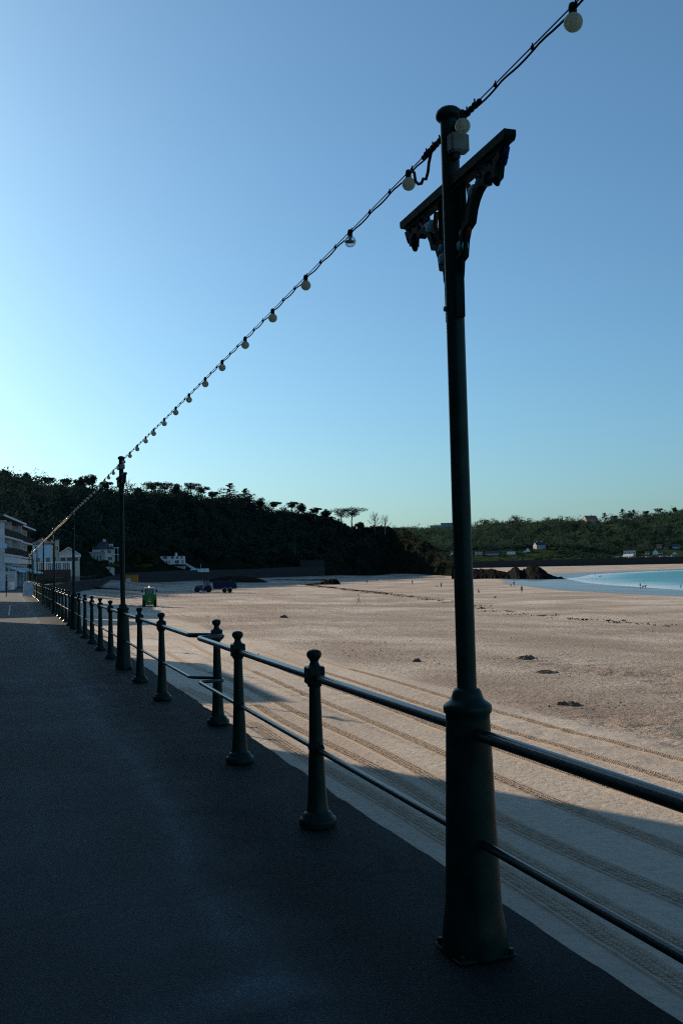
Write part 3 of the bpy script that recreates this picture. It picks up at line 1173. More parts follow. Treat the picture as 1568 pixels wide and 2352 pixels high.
rb = thing('railing', pole_path(0), 'green railing stepping back round one set-back post, left of the nearest pole', 'railing', RG)
for i in (1, 2, 4, 5):
    post_at(rb, 0, i * SP)
cx, cy = 2.14 - U0, 10.86 - V0
post_at(rb, cx, cy)
for nm, z, r_ in (('top_rail', RT, 0.0265), ('mid_rail', RM, 0.0175)):
    rail(rb, nm, bend((0, 0.09, z - 0.01), (0, cy - 0.30, z), (cx, cy - 0.28, z), 0.09) + [(cx + 0.02, cy - 0.2, z), (cx, cy, z)], r_)
    rail(rb, nm, bend((cx, cy, z), (0, cy + 0.22, z), (0, 6 * SP - 0.09, z), 0.09), r_)

rc = thing('railing', pole_path(1), 'green railing between the second and third festoon poles', 'railing', RG)
for i in range(1, 6):
    post_at(rc, 0, i * SP)
rail(rc, 'top_rail', [(0, 0.09, RT), (0, 6 * SP - 0.09, RT)], 0.0265)
rail(rc, 'mid_rail', [(0, 0.1, RM), (0, 6 * SP - 0.1, RM)], 0.0175)
rc.rotation_euler.z = heading(1)
ORD = ['first', 'second', 'third', 'fourth', 'fifth', 'sixth', 'seventh', 'eighth', 'ninth', 'tenth', 'eleventh', 'twelfth']
for k in range(2, NP - 1):
    copy_tree(rc, None, pole_path(k), heading(k), 'green railing between the %s and %s festoon poles from the camera' % (ORD[k], ORD[k + 1]))

# ------------------------------------------------------------------ festoon strings
BOFF = [0.489, 1.385, 2.301, 3.184, 4.104, 5.06, 5.9, 6.86, 7.78, 8.70, 9.68, 10.52, 11.52, 12.5, 13.44]
SPAN = 6 * SP
ZC = 3.59


def cable_z(y):
    return ZC - 0.02 * math.sin(math.pi * min(max(y / SPAN, 0), 1)) + 0.02 * min(max(y / SPAN, 0), 1)


def bulb(parent, y, m, x=0.0):
    z = cable_z(y)
    b = MB()
    b.ball((x, y, z - 0.056), 0.0335, 20)
    o = b.build('bulb', m, parent)
    h = MB()
    h.lathe([(0.014, z - 0.03), (0.0155, z - 0.022), (0.013, z - 0.018), (0.0155, z - 0.013), (0.0135, z - 0.008), (0.016, z - 0.003), (0.012, z + 0.012), (0.006, z + 0.016)], 12, (x, y, 0))
    h.build('lamp_holder', 'cable', o)
    if m == 'clear':
        e = MB()
        e.lathe([(0.009, z - 0.05), (0.009, z - 0.03)], 8, (x, y, 0))
        e.lathe([(0.0335, -0.0008), (0.034, 0), (0.0335, 0.0008)], 20, (x, y, z - 0.056))
        e.build('lamp_core', 'greybox', o)
    return o


def make_string(label, y0, y1, offs, clear=()):
    root = thing('festoon_string', (0, 0, 0), label, 'string lights', 'festoon light strings between the poles')
    w = MB()
    n = 30
    w.tube([(0, y0 + (y1 - y0) * i / n, cable_z(y0 + (y1 - y0) * i / n) + 0.004) for i in range(n + 1)], 0.0028, 6)
    ys, s_ = [], 0.3
    y = min(abs(y0), abs(y1)) + 0.05
    w.build('support_wire', 'cable', root)
    c = MB()
    rr = random.Random(5)
    n = int(abs(y1 - y0) / 0.05)
    P = []
    for i in range(n + 1):
        yy = y0 + (y1 - y0) * i / n
        sag = 0.012 * abs(math.sin(math.pi * (yy - 0.1) / 0.305)) * (0.6 + 0.6 * (vnoise(np.array([yy * 2.1]), np.array([3.3]), 3)[0] + 0.5))
        P.append((0.004, yy, cable_z(yy) - 0.004 - sag))
    c.tube(P, 0.0044, 6)
    k = c
    yy = y0 + math.copysign(0.1, y1 - y0)
    while abs(yy - y0) < abs(y1 - y0) - 0.1:
        k.ball((0, yy, cable_z(yy)), 0.008, 8, 0, (1, 1.1, 1.2))
        k.tube([(0, yy, cable_z(yy)), (0.004, yy + 0.004, cable_z(yy) + 0.02)], 0.003, 5)
        yy += math.copysign(0.305, y1 - y0)
    k.build('power_cable', 'cable', root)
    # gathered clamps by the pole
    g = MB()
    for q in range(7):
        a = y0 + math.copysign(0.03 + 0.038 * q, y1 - y0)
        g.ball((0, a, cable_z(a)), 0.012 + 0.005 * rr.random(), 8, 0, (1, 1.3, 0.9))
        if q % 2:
            g.tube([(0, a, cable_z(a)), (0, a + 0.005, cable_z(a) + 0.03)], 0.004, 5)
    g.tube([(0, y0, cable_z(0)), (0, y0 + math.copysign(0.26, y1 - y0), cable_z(0))], 0.009, 7)
    g.build('end_clamp', 'cable', root)
    for i, b in enumerate(offs):
        bulb(root, b, 'clear' if i in clear else 'bulb', 0.0 if i or b > 0 else -0.02)
    return root


s0 = make_string('string of festoon bulbs from the nearest pole to the second, one bulb clear glass', 0.04, SPAN - 0.04, BOFF, clear=(1,))
s0.location = pole_path(0)
lp = MB()
lp.tube([(0, 0.2, 3.585), (0.0, 0.235, 3.54), (0, 0.25, 3.50), (0, 0.275, 3.475), (0, 0.31, 3.49), (0, 0.33, 3.475), (0, 0.37, 3.487), (0, 0.40, 3.51), (0, 0.415, 3.56), (0, 0.45, 3.585), (0, 0.489, 3.59)], 0.0075, 7)
lp.build('slack_cable', 'cable', s0)
s1 = make_string('string of festoon bulbs reaching over the camera from the nearest pole', -0.04, -3.4, [-0.176, -1.037, -1.93, -2.85])
s1.location = pole_path(0)
sp_ = make_string('string of festoon bulbs from the second pole to the third', 0.04, SPAN - 0.04, BOFF)
sp_.location = pole_path(1)
sp_.rotation_euler.z = heading(1)
for k in range(2, NP - 1):
    copy_tree(sp_, None, pole_path(k), heading(k), 'distant string of festoon bulbs from the %s pole to the %s' % (ORD[k], ORD[k + 1]))
#PART3
# ------------------------------------------------------------------ buildings
def terr_at(x, y, D0=150, D1=900):
    """where the ray through picture point x, y meets the left-hand terrain"""
    D = np.linspace(D0, D1, 1500)
    d = ray(x, y)
    z = EYE + d[2] * D
    g = land_z(np.full(D.shape, float(x)), D)
    k = np.argmax(z <= g) if (z <= g).any() else len(D) - 1
    return CC + d * D[k], D[k]


def window(parent, x, y, z, w, h, rz=0.0, glass='glass', frame='white', bars=1, deep=0.10):
    """frame with a sunk pane on a wall facing local -y; x, z centre, y the wall plane"""
    f_ = MB()
    t = min(0.08, w * 0.09)
    f_.box((x - w / 2 + t / 2, y - 0.02, z), (t, deep, h))
    f_.box((x + w / 2 - t / 2, y - 0.02, z), (t, deep, h))
    f_.box((x, y - 0.02, z + h / 2 - t / 2), (w - 2 * t, deep, t))
    f_.box((x, y - 0.02, z - h / 2 + t / 2), (w - 2 * t, deep + 0.04, t))
    for b in range(bars):
        f_.box((x - w / 2 + w * (b + 1) / (bars + 1), y - 0.025, z), (t * 0.7, deep * 0.8, h - 2 * t))
    o = f_.build('window', frame, parent)
    MB().box((x, y - 0.004, z), (w - 2 * t, 0.02, h - 2 * t)).build('pane', glass, o)
    return o


def house(name, loc, rz, w, d, h, rh, wallm, roofm, label, cat, group=None, axis='x', wins=(), found=3.0, over=0.3, chim=(), hip=0.0, glass='glass', frame='white'):
    """walls with a pitched or hipped roof; front faces local -y.  wins: (x, z, w, h[, bars])"""
    t = thing(name, loc, label, cat, group, rz)
    m = MB()
    m.box((0, 0, (h - found) / 2), (w, d, h + found))
    if rh > 0 and hip == 0:
        if axis == 'x':
            for s_ in (-1, 1):
                m.prism([(-d / 2, h), (d / 2, h), (0, h + rh)], s_ * (w / 2 - 0.02), s_ * (w / 2 - 0.25), 'yz')
        else:
            for s_ in (-1, 1):
                m.prism([(-w / 2, h), (w / 2, h), (0, h + rh)], s_ * (d / 2 - 0.02), s_ * (d / 2 - 0.25), 'xz')
    m.build('wall', wallm, t)
    r_ = MB()
    k = 0.16
    if rh <= 0:
        r_.box((0, 0, h + 0.12), (w + over * 2, d + over * 2, 0.24))
    elif hip > 0:
        W, D2, hl = w / 2 + over, d / 2 + over, w / 2 - hip
        vs = [(-W, -D2, h), (W, -D2, h), (W, D2, h), (-W, D2, h), (-W, -D2, h + k), (W, -D2, h + k), (W, D2, h + k), (-W, D2, h + k), (-hl, 0, h + rh), (hl, 0, h + rh)]
        r_.add(vs, [(0, 3, 2, 1), (0, 1, 5, 4), (1, 2, 6, 5), (2, 3, 7, 6), (3, 0, 4, 7), (4, 5, 9, 8), (6, 7, 8, 9), (5, 6, 9), (7, 4, 8)])
    else:
        a = (d if axis == 'x' else w) / 2 + over
        b = (w if axis == 'x' else d) / 2 + over
        drop = rh / ((d if axis == 'x' else w) / 2) * over
        r_.prism([(-a, h - drop), (-a, h - drop + k), (0, h + rh + k * 1.3), (a, h - drop + k), (a, h - drop), (0, h + rh)], -b, b, 'yz' if axis == 'x' else 'xz')
    ro = r_.build('roof', roofm, t)
    for (cx_, cy_, ch, cw) in chim:
        c = MB()
        c.box((cx_, cy_, h + rh * 0.5 + ch / 2), (cw, cw * 0.8, ch + rh))
        c.box((cx_, cy_, h + rh + ch + 0.05), (cw + 0.16, cw * 0.8 + 0.16, 0.14))
        for q in (-1, 1):
            c.lathe([(0.11, 0), (0.09, 0.35)], 8, (cx_ + q * cw * 0.22, cy_, h + rh + ch + 0.1))
        c.build('chimney', wallm, ro)
    for q in wins:
        window(t, q[0], -d / 2, q[1], q[2], q[3], glass=glass, frame=frame, bars=q[4] if len(q) > 4 else 1)
    return t


def screen(x0, x1, yb, D):
    """ground point and real width of something spanning x0..x1 at depth D with its foot at picture height yb"""
    P = atd((x0 + x1) / 2, yb, D)
    return P, (x1 - x0) / FPX * D


# --- row of buildings on the landward side; they shade the promenade and the beach
GB = 'seafront buildings set back along the promenade'
hA = house('seafront_hotel', (-13.5, 4, 0), -math.pi / 2, 88, 17, 14.6, 0, 'grey_wall', 'slate', 'long grey flat roofed seafront block left of the near promenade', 'building', GB,
           wins=[(-40 + 4 * i, z, 1.8, 1.7) for i in range(21) for z in (1.9, 5.0, 8.1, 11.2)])
hA.rotation_euler.z = math.pi / 2
hB = house('seafront_building', (-12.0, 70.6, 0), math.pi / 2, 15.6, 14, 8.3, 1.6, 'grey_wall', 'slate', 'grey seafront building with a low slate roof left of the promenade', 'building', GB, hip=4.0,
           wins=[(-5.4 + 3.6 * i, z, 1.6, 1.6) for i in range(4) for z in (1.8, 5.4)])
hB2 = house('seafront_extension', (-12.0, 62.2, 0), math.pi / 2, 1.2, 14, 7.0, 0, 'grey_wall', 'slate', 'narrow flat roofed extension against the grey seafront building', 'building', GB)

# --- white corner building at the left edge
cb = thing('corner_building', (0, 0, 0), 'white two storey building cut by the left picture edge, louvred shutter on its corner', 'building')
P0 = at(11.0, 1357, 0.0)
ux, vy = float(P0[0]), float(P0[1])
w_ = MB()
w_.box((ux - 3.5, vy + 2.2, 3.6), (7.0, 4.4, 8.2))
w_.build('wall', 'hotel_white', cb)
w_ = MB()
w_.box((ux - 3.45, vy + 2.2, 5.0), (7.35, 4.75, 0.5))
w_.build('balcony_slab', 'blue_wall', cb)
w_ = MB()
w_.box((ux - 3.45, vy + 2.2, 7.78), (7.4, 4.9, 0.2))
w_.build('roof', 'concrete', cb)
w_ = MB()
for q in range(22):
    w_.box((ux - 0.52, vy - 0.03, 2.15 + q * 0.115), (0.86, 0.05, 0.085))
w_.box((ux - 0.045, vy - 0.03, 3.4), (0.08, 0.07, 2.75))
w_.box((ux - 0.99, vy - 0.03, 3.4), (0.08, 0.07, 2.75))
w_.build('shutter', 'hotel_white', cb)

# --- hotel with balconies: local x runs along the facade away from the camera, front is local -y
hA0, hA1 = np.array([-0.95, 139.0]), np.array([4.6, 184.0])
hd = hA1 - hA0
hl = float(np.hypot(*hd))
hz = math.atan2(hd[1], hd[0])
ht = thing('balcony_hotel', (hA0[0], hA0[1], 0), 'white three storey hotel with long dark balconies, far left', 'hotel', None, hz)
m = MB()
m.box((hl / 2, 7.5, 4.3), (hl, 12.0, 10.2))
m.build('wall', 'hotel_white', ht)
m = MB()
m.add([(-0.8, -0.5, 9.45), (hl * 0.56, -0.5, 9.45), (hl * 0.56, 14.2, 9.45), (-0.8, 14.2, 9.45), (-0.8, -0.5, 9.75), (hl * 0.56, -0.5, 9.75), (hl * 0.56, 14.2, 9.75), (-0.8, 14.2, 9.75), (2, 7, 11.6), (hl * 0.5, 7, 11.6)],
      [(0, 3, 2, 1), (0, 1, 5, 4), (1, 2, 6, 5), (2, 3, 7, 6), (3, 0, 4, 7), (4, 5, 9, 8), (6, 7, 8, 9), (5, 6, 9), (7, 4, 8)])
m.add([(hl * 0.58, 0.1, 9.35), (hl + 0.6, 0.1, 9.35), (hl + 0.6, 14.2, 9.35), (hl * 0.58, 14.2, 9.35), (hl * 0.58, 0.1, 9.65), (hl + 0.6, 0.1, 9.65), (hl + 0.6, 14.2, 9.65), (hl * 0.58, 14.2, 9.65), (hl * 0.62, 7, 11.2), (hl - 3, 7, 11.2)],
      [(0, 3, 2, 1), (0, 1, 5, 4), (1, 2, 6, 5), (2, 3, 7, 6), (3, 0, 4, 7), (4, 5, 9, 8), (6, 7, 8, 9), (5, 6, 9), (7, 4, 8)])
m.build('roof', 'slate', ht)
m = MB()
m.box((hl * 0.28 - 0.4, -0.53, 9.6), (hl * 0.56 + 0.9, 0.06, 0.26))
m.box((hl * 0.79 + 0.3, 0.07, 9.5), (hl * 0.42 + 0.7, 0.06, 0.26))
m.build('fascia', 'hotel_white', ht)
for z in (4.55, 7.0):
    for a, b, y0 in ((0.0, 0.56, 0.0), (0.575, 1.0, 0.55)):
        m = MB()
        m.box((hl * (a + b) / 2, y0 + 0.75, z), (hl * (b - a), 1.5, 0.24))
        sl = m.build('balcony', 'hotel_white', ht)
        m = MB()
        m.box((hl * (a + b) / 2, y0 + 0.06, z + 0.56), (hl * (b - a) - 0.1, 0.05, 0.8))
        n = int(hl * (b - a) / 0.6)
        for i in range(n):
            m.box((hl * a + 0.3 + i * 0.6, y0 + 0.02, z + 0.6), (0.05, 0.05, 0.96))
        m.box((hl * (a + b) / 2, y0 + 0.04, z + 1.08), (hl * (b - a), 0.08, 0.06))
        m.build('balustrade', 'dark_wood', sl)
for z in (4.67, 7.12):
    for i in range(16):
        xx = 1.2 + i * (hl - 2.2) / 15.6
        window(ht, xx + 0.55, 1.5, z + 1.12, 2.05, 2.05, bars=1, glass='glass', deep=0.08)
for xx in (hl * 0.565, hl * 0.28):
    m = MB()
    m.box((xx, 0.85, 7.0), (0.3, 1.35, 4.8))
    m.build('party_wall', 'hotel_white', ht)
m = MB()
m.box((hl * 0.3, 0.55, 3.95), (hl * 0.5, 0.7, 1.0))
m.build('shop_fascia', 'hotel_white', ht)
m = MB()
m.box((hl * 0.78, 0.9, 3.9), (hl * 0.4, 0.8, 0.7))
m.build('shop_fascia', 'cream', ht)
for i in range(11):
    window(ht, 1.6 + i * (hl - 3) / 10.2, 1.5, 1.7, 2.6, 3.1, bars=2, glass='glass', frame='blue_wall', deep=0.08)
m = MB()
for xx in (0.16, 0.3):
    m = MB()
    m.lathe([(0.16, 9.4), (0.16, 13.4), (0.2, 13.4), (0.2, 13.6)], 10, (hl * xx, 6, 0))
    m.build('flue_pipe', 'hotel_white', ht)
for (a, b, z, dp) in ((0.2, 0.36, 3.1, 2.2), (0.5, 0.8, 2.9, 2.8)):
    m = MB()
    m.add([(hl * a, 0.75, z), (hl * b, 0.75, z), (hl * b, 0.75 - dp, z - 0.8), (hl * a, 0.75 - dp, z - 0.8), (hl * a, 0.75, z - 0.08), (hl * b, 0.75, z - 0.08), (hl * b, 0.75 - dp, z - 1.0), (hl * a, 0.75 - dp, z - 1.0)],
          [(0, 1, 2, 3), (4, 7, 6, 5), (0, 4, 5, 1), (1, 5, 6, 2), (2, 6, 7, 3), (3, 7, 4, 0)])
    m.build('awning', 'blue_wall', ht)

# --- white wall with lettering and a ring emblem, and panelled gate beside it
sw = thing('sign_wall', atd(21.5, 1348, 137.5) * [1, 1, 0], 'low white wall with black letters OT and a ring, in front of the hotel', 'sign wall', None, -R(PSI) + 0.02)
m = MB()
m.box((0, 0.15, 1.05), (1.78, 0.3, 2.3))
m.box((0, 0.12, 2.23), (1.84, 0.4, 0.08))
m.build('wall', 'white', sw)


def letters(parent, txt, x, z, size, y, m='letter'):
    cu = bpy.data.curves.new('lettering', 'FONT')
    cu.body = txt
    cu.size = size
    cu.extrude = 0.012
    cu.align_x = 'CENTER'
    tmp = bpy.data.objects.new('lettering', cu)
    COL.objects.link(tmp)
    dg = bpy.context.evaluated_depsgraph_get()
    me = bpy.data.meshes.new_from_object(tmp.evaluated_get(dg))
    bpy.data.objects.remove(tmp)
    o = bpy.data.objects.new('lettering', me)
    me.materials.clear()
    me.materials.append(MT[m])
    COL.objects.link(o)
    o.parent = parent
    o.rotation_euler = (math.pi / 2, 0, 0)
    o.location = (x, y, z)
    return o


letters(sw, 'ot', -0.62, 1.22, 1.1, -0.01)
m = MB()
m.tube([(0.36 + 0.22 * math.cos(a * math.pi / 10), -0.01, 1.62 + 0.22 * math.sin(a * math.pi / 10)) for a in range(21)], 0.018, 6)
m.build('ring_emblem', 'letter', sw)

sg = thing('panel_gate', atd(47, 1345, 146) * [1, 1, 0], 'row of tall white weathered panels with dark gaps beside the lettered wall', 'gate', None, -R(PSI) + 0.05)
for i in range(3):
    m = MB()
    m.bbox((-0.43 + 0.43 * i, 0, 1.05), (0.32, 0.06, 2.0), 0.012)
    m.build('panel', mat('weathered_white_boards', (0.55, 0.6, 0.62), 0.7, 0.35, 5) if i == 0 else bpy.data.materials['weathered_white_boards'], sg)
for i in range(4):
    m = MB()
    m.box((-0.645 + 0.43 * i, 0.05, 1.08), (0.1, 0.09, 2.16))
    m.build('gate_post', 'black', sg)

GP = 'white planter boards by the lettered wall'
for (x0, x1, yt, yb, D, lb) in ((18, 25, 1334, 1353, 118, 'taller white planter box leaning outward, nearer the picture edge'), (25.2, 33.8, 1334.5, 1350, 121, 'wider pale planter box standing right of the taller one')):
    P, w = screen(x0, x1, yb, D)
    h = (yb - yt) / FPX * D
    t = thing('planter_box', (P[0], P[1], 0), lb, 'planter', GP, -R(PSI))
    m = MB()
    m.box((0, 0, h / 2), (w, w * 0.9, h), 0, 0, 0.86)
    m.box((0, 0, h + 0.02), (w * 0.9, w * 0.8, 0.05))
    m.build('box', 'white', t)
    m = MB()
    m.box((0, 0, h + 0.03), (w * 0.74, w * 0.66, 0.06))
    m.build('soil', 'dark_wood', t)
pq = thing('timber_post', atd(14.5, 1371, 80) * [1, 1, 0], 'dark timber post by the corner of the white building', 'post', None, 0)
m = MB()
m.box((0, 0, 0.75), (0.07, 0.07, 1.5))
m.lathe([(0.05, 1.5), (0.02, 1.6)], 6)
m.build('post', 'dark_wood', pq)

# --- sandwich board by the railing
ab = thing('sandwich_board', atd(68.5, 1369.5, 80) * [1, 1, 0], 'blank blue framed pavement board standing by the far railing', 'pavement board', None, -R(PSI) - 0.05)
pw, ph = 0.92, 1.1
for sg_ in (-1, 1):
    m = MB()
    m.prism([(sg_ * 0.30, 0.06), (sg_ * 0.33, 0.06), (sg_ * 0.05, ph), (sg_ * 0.02, ph)], -pw / 2 + 0.06, pw / 2 - 0.06, 'yz')
    m.build('panel', mat('pale_blue_board', (0.3, 0.42, 0.5), 0.5, 0.15, 3) if sg_ == -1 else bpy.data.materials['pale_blue_board'], ab)
    m = MB()
    m.tube([(-pw / 2 + 0.03, sg_ * 0.325, 0.0), (-pw / 2 + 0.03, sg_ * 0.04, ph - 0.05), (-pw / 2 + 0.12, sg_ * 0.03, ph + 0.03), (pw / 2 - 0.12, sg_ * 0.03, ph + 0.03), (pw / 2 - 0.03, sg_ * 0.04, ph - 0.05), (pw / 2 - 0.03, sg_ * 0.325, 0.0)], 0.028, 8)
    m.box((0, sg_ * 0.32, 0.05), (pw - 0.1, 0.05, 0.08))
    m.build('frame', 'cream' if sg_ == -1 else 'rim', ab)

# --- houses behind the promenade's bend
FACE = -R(PSI)


def placed_house(name, x0, x1, ytop, ybase, D, depth, rh, *a, turn=0.0, **k):
    P, w = screen(x0, x1, ybase, D)
    h = (ybase - ytop) / FPX * D
    rz = FACE - math.atan((((x0 + x1) / 2) - 784) / FPX) + turn
    Pb = P + np.array([math.sin(-rz), math.cos(-rz), 0]) * depth / 2
    return house(name, Pb, rz, w, depth, h - max(rh, 0), rh, *a, **k), w, h - max(rh, 0)


placed_house('blue_apartment_house', 76, 118, 1233, 1296, 215, 9, 1.6, 'blue_wall', 'slate', 'tall pale blue house with a dark roof right of the balconied hotel', 'house', None, hip=2.2, found=7,
             wins=[(-1.3, 3.2, 0.5, 1.5, 0), (-0.9, 0.8, 0.9, 1.4), (1.2, 0.8, 0.9, 1.4)])
placed_house('beige_house', 117.5, 136, 1240, 1296, 226, 8, 0, 'beige', 'slate', 'narrow beige house joined to the right of the blue house', 'house', None, found=7,
             wins=[(0.35, 3.6, 0.8, 1.2), (-0.2, 1.2, 0.9, 1.3)])
gh, gw, ghh = placed_house('gabled_cafe', 133, 182, 1259, 1288, 236, 7, 1.55, 'cream', 'slate', 'cream single storey building with a white edged gable facing the beach', 'cafe', None, axis='y', found=7, over=0.25)
m = MB()
m.box((0.2, -3.6, ghh - 0.35), (gw + 0.2, 0.5, 0.6))
m.build('fascia', 'white', gh)
m = MB()
for s_ in (-1, 1):
    m.add([(s_ * (gw / 2 + 0.3), -3.86, ghh - 0.2), (0, -3.86, ghh + 1.62), (0, -3.86, ghh + 1.85), (s_ * (gw / 2 + 0.3), -3.86, ghh + 0.02), (s_ * (gw / 2 + 0.3), -3.74, ghh - 0.2), (0, -3.74, ghh + 1.62), (0, -3.74, ghh + 1.85), (s_ * (gw / 2 + 0.3), -3.74, ghh + 0.02)],
          [(0, 1, 2, 3), (4, 7, 6, 5), (0, 4, 5, 1), (1, 5, 6, 2), (2, 6, 7, 3), (3, 7, 4, 0)])
m.build('bargeboard', 'white', gh)
for xx, ww in ((-1.2, 1.2), (0.2, 1.3), (1.65, 1.2)):
    window(gh, xx, -3.5, 0.45, ww, 1.25, bars=0)

bh, bw, bhh = placed_house('villa', 213, 262, 1243.5, 1290, 345, 9, 2.7, 'cream', 'slate', 'cream two storey villa with a dark hipped roof and chimney', 'house', None, hip=2.6, found=6, over=0.5,
                           chim=[(0.4, 0.5, 0.6, 1.1)], wins=[(-0.2, 3.35, 1.4, 1.2), (2.0, 3.35, 1.4, 1.2), (2.2, 1.0, 1.5, 1.3)])
m = MB()
m.box((2.6, -2.6, bhh + 1.0), (1.3, 2.0, 1.3))
m.box((2.6, -2.65, bhh + 1.72), (1.5, 2.2, 0.14))
dm = m.build('dormer', 'white', bh)
MB().box((2.6, -3.62, bhh + 1.0), (0.9, 0.05, 0.9)).build('pane', 'teal_glass', dm)
m = MB()
for xx in (3.7, 4.9):
    for zz in (0.0, 2.3):
        m.box((xx, -5.1, zz + 1.15), (0.16, 0.16, 2.3))
m.box((4.3, -4.9, 2.3), (1.8, 0.9, 0.14))
m.box((4.3, -4.9, 4.6), (2.0, 1.1, 0.2))
m.build('veranda', 'white', bh)
m = MB()
m.box((-2.3, -6.0, 1.5), (5.6, 3.0, 3.0))
m.box((-2.3, -6.1, 3.15), (6.0, 3.4, 0.35))
pw_ = m.build('porch', 'grey_wall', bh)
for xx in (-3.1, -1.9, -0.9):
    window(bh, xx, -7.5, 1.3, 0.9, 1.9, bars=0)
placed_house('slate_outbuilding', 182, 213, 1254, 1290, 350, 8, 2.0, 'grey_wall', 'slate', 'low grey house with a slate roof left of the cream villa', 'house', None, found=6, wins=[(1.0, 1.2, 0.9, 1.2)])

# white terrace wall with balusters, in front of the gabled building
P, w = screen(86, 161, 1318, 196)
tr = thing('terrace_balustrade', (P[0], P[1], 0), 'long white terrace screen with posts below the gabled building', 'balustrade', None, FACE + 0.18)
zt = EYE + (hor(120) - 1291) * 196 / FPX
zb_ = EYE + (hor(120) - 1310) * 196 / FPX
m = MB()
m.box((0, 0, zt - 0.08), (w, 0.25, 0.16))
m.build('top_rail', 'white', tr)
m = MB()
m.box((0, 0, zb_ - 1.2), (w, 0.3, 2.6))
m.build('plinth', 'dark_wood', tr)
for i in range(17):
    m = MB()
    m.box((-w / 2 + w * i / 16, 0, (zt + zb_) / 2), (0.28 if i % 4 == 0 else 0.1, 0.18, zt - zb_ + 0.02))
    m.build('baluster', 'white' if i % 3 else 'blue_wall', tr)
m = MB()
m.box((0, 0.2, (zt + zb_) / 2), (w, 0.05, (zt - zb_) * 0.9))
m.build('screen_panel', 'teal_glass', tr)

# green picket railing on the wall top beyond the bend
gf = thing('picket_railing', (0, 0, 0), 'low green picket railing along the wall top past the last festoon pole', 'railing')
vv = np.arange(170.5, 268, 0.9)
m = MB()
m.tube([(float(edge_u(v)) - 0.3, v, 1.1) for v in np.arange(170, 268, 3.0)], 0.03, 6)
m.build('top_rail', 'green', gf)
m = MB()
m.tube([(float(edge_u(v)) - 0.3, v, 0.2) for v in np.arange(170, 268, 3.0)], 0.03, 6)
m.build('bottom_rail', 'green', gf)
for v in vv[:98]:
    MB().box((float(edge_u(v)) - 0.3, float(v), 0.6), (0.05, 0.05, 1.3)).build('picket', 'green', gf)

# white cottage under the wood
_, Dc = terr_at(395, 1295, 380, 600)
P, w = screen(366, 424, 1296, Dc)
wc = thing('white_cottage', P, 'long white cottage with a dark roof and parapet gables under the wood', 'cottage', None, FACE + 0.1)
m = MB()
m.box((0, 2, -0.1), (w, 5, 5.0))
for xx, ww in ((-0.4, 1.2), (-0.12, 1.6), (0.12, 1.0), (0.3, 0.9), (0.46, 0.8)):
    m.box((xx * w, 2.02, 2.9), (ww, 4.9, 1.3))
m.build('wall', 'white', wc)
m = MB()
m.prism([(-0.3, 2.35), (2.0, 3.7), (4.4, 2.35)], -w / 2 + 0.4, w / 2 - 0.4, 'yz')
rf = m.build('roof', 'tile_red', wc)
m = MB()
m.box((0.16 * w, 2, 3.9), (1.0, 0.8, 2.2))
m.box((0.16 * w, 2, 5.05), (1.2, 1.0, 0.16))
m.build('chimney', 'white', rf)
for xx, ww in ((-0.2, 0.8), (-0.1, 0.6), (0.2, 2.0), (0.42, 0.8)):
    window(wc, xx * w, -0.5, 1.0, ww, 1.5, bars=1, deep=0.12)
P, w = screen(424, 437, 1299, Dc - 2)
bx = thing('garden_steps', P, 'white stepped garden wall going down from the cottage', 'steps', None, FACE + 0.1)
m = MB()
for i in range(5):
    m.box((-w * 0.3 + i * 1.0, i * 0.3, 0.6 - i * 0.55), (1.05, 0.6, 0.9))
m.build('step_wall', 'white', bx)
P, w = screen(437, 480, 1313, 446)
bt = thing('panel_fence', P, 'low white panelled screen standing on the sea wall below the cottage', 'fence', None, FACE + 0.08)
for i in range(4):
    m = MB()
    m.bbox((-w * 0.375 + w * 0.25 * i, 0, 0.5), (w * 0.235, 0.12, 1.6), 0.02)
    m.build('panel', 'white', bt)
m = MB()
m.box((w * 0.06, 0.1, 1.6), (0.1, 0.1, 3.6))
m.build('post', 'white', bt)

# tall retaining wall at the headland foot
P, w = screen(689, 745, 1324, 548)
rw = thing('retaining_wall', P, 'tall square retaining wall standing at the foot of the dark headland', 'wall', None, FACE + 0.12)
m = MB()
m.box((0, 1.5, 3.2), (w, 3, 11.0))
m.box((0, 1.45, 8.8), (w + 0.3, 3.3, 0.3))
m.build('stonework', 'stone', rw)
P, w = screen(505, 520, 1318, 515)
ps = thing('wall_pillar', P, 'small grey square pillar on the sea wall right of the white screen', 'pillar', None, FACE)
m = MB()
m.box((0, 0, 2.0), (w, w, 7.0))
m.box((0, 0, 5.6), (w + 0.3, w + 0.3, 0.25))
m.build('pillar', 'concrete', ps)

# --- beach-side objects by the wall
P = at(263, 1359, -2.9)
cb_ = thing('concrete_block', P, 'pale teal concrete block on the sand below the far wall', 'block', None, FACE + 0.1)
m = MB()
m.bbox((0, 0, 0.55), (2.25, 1.2, 1.5), 0.06)
m.build('block', mat('teal_concrete', (0.2, 0.32, 0.34), 0.8, 0.2, 2), cb_)

P, w = screen(289, 316.5, 1352, 350)
gz_ = float(beach_z(np.array([P[0]]), np.array([P[1]]), False)[0])
sk = thing('orange_skip', (P[0], P[1], gz_), 'orange steel container with a pale round panel behind the second pole', 'container', None, FACE + 0.05)
m = MB()
m.bbox((0, 0, 1.25), (w, 2.2, 2.3), 0.05)
for i in range(7):
    m.box((-w / 2 + w * (i + 0.5) / 7, -1.12, 1.25), (0.14, 0.08, 2.1))
m.box((0, 0, 2.44), (w + 0.1, 2.3, 0.1))
m.build('body', 'orange', sk)
m = MB()
m.lathe([(0.85, -1.30), (0.85, -1.2), (0.7, -1.17)], 24, (-0.9, 0, 0.6), 0, False, 'y')
m.build('round_panel', 'blue_wall', sk)

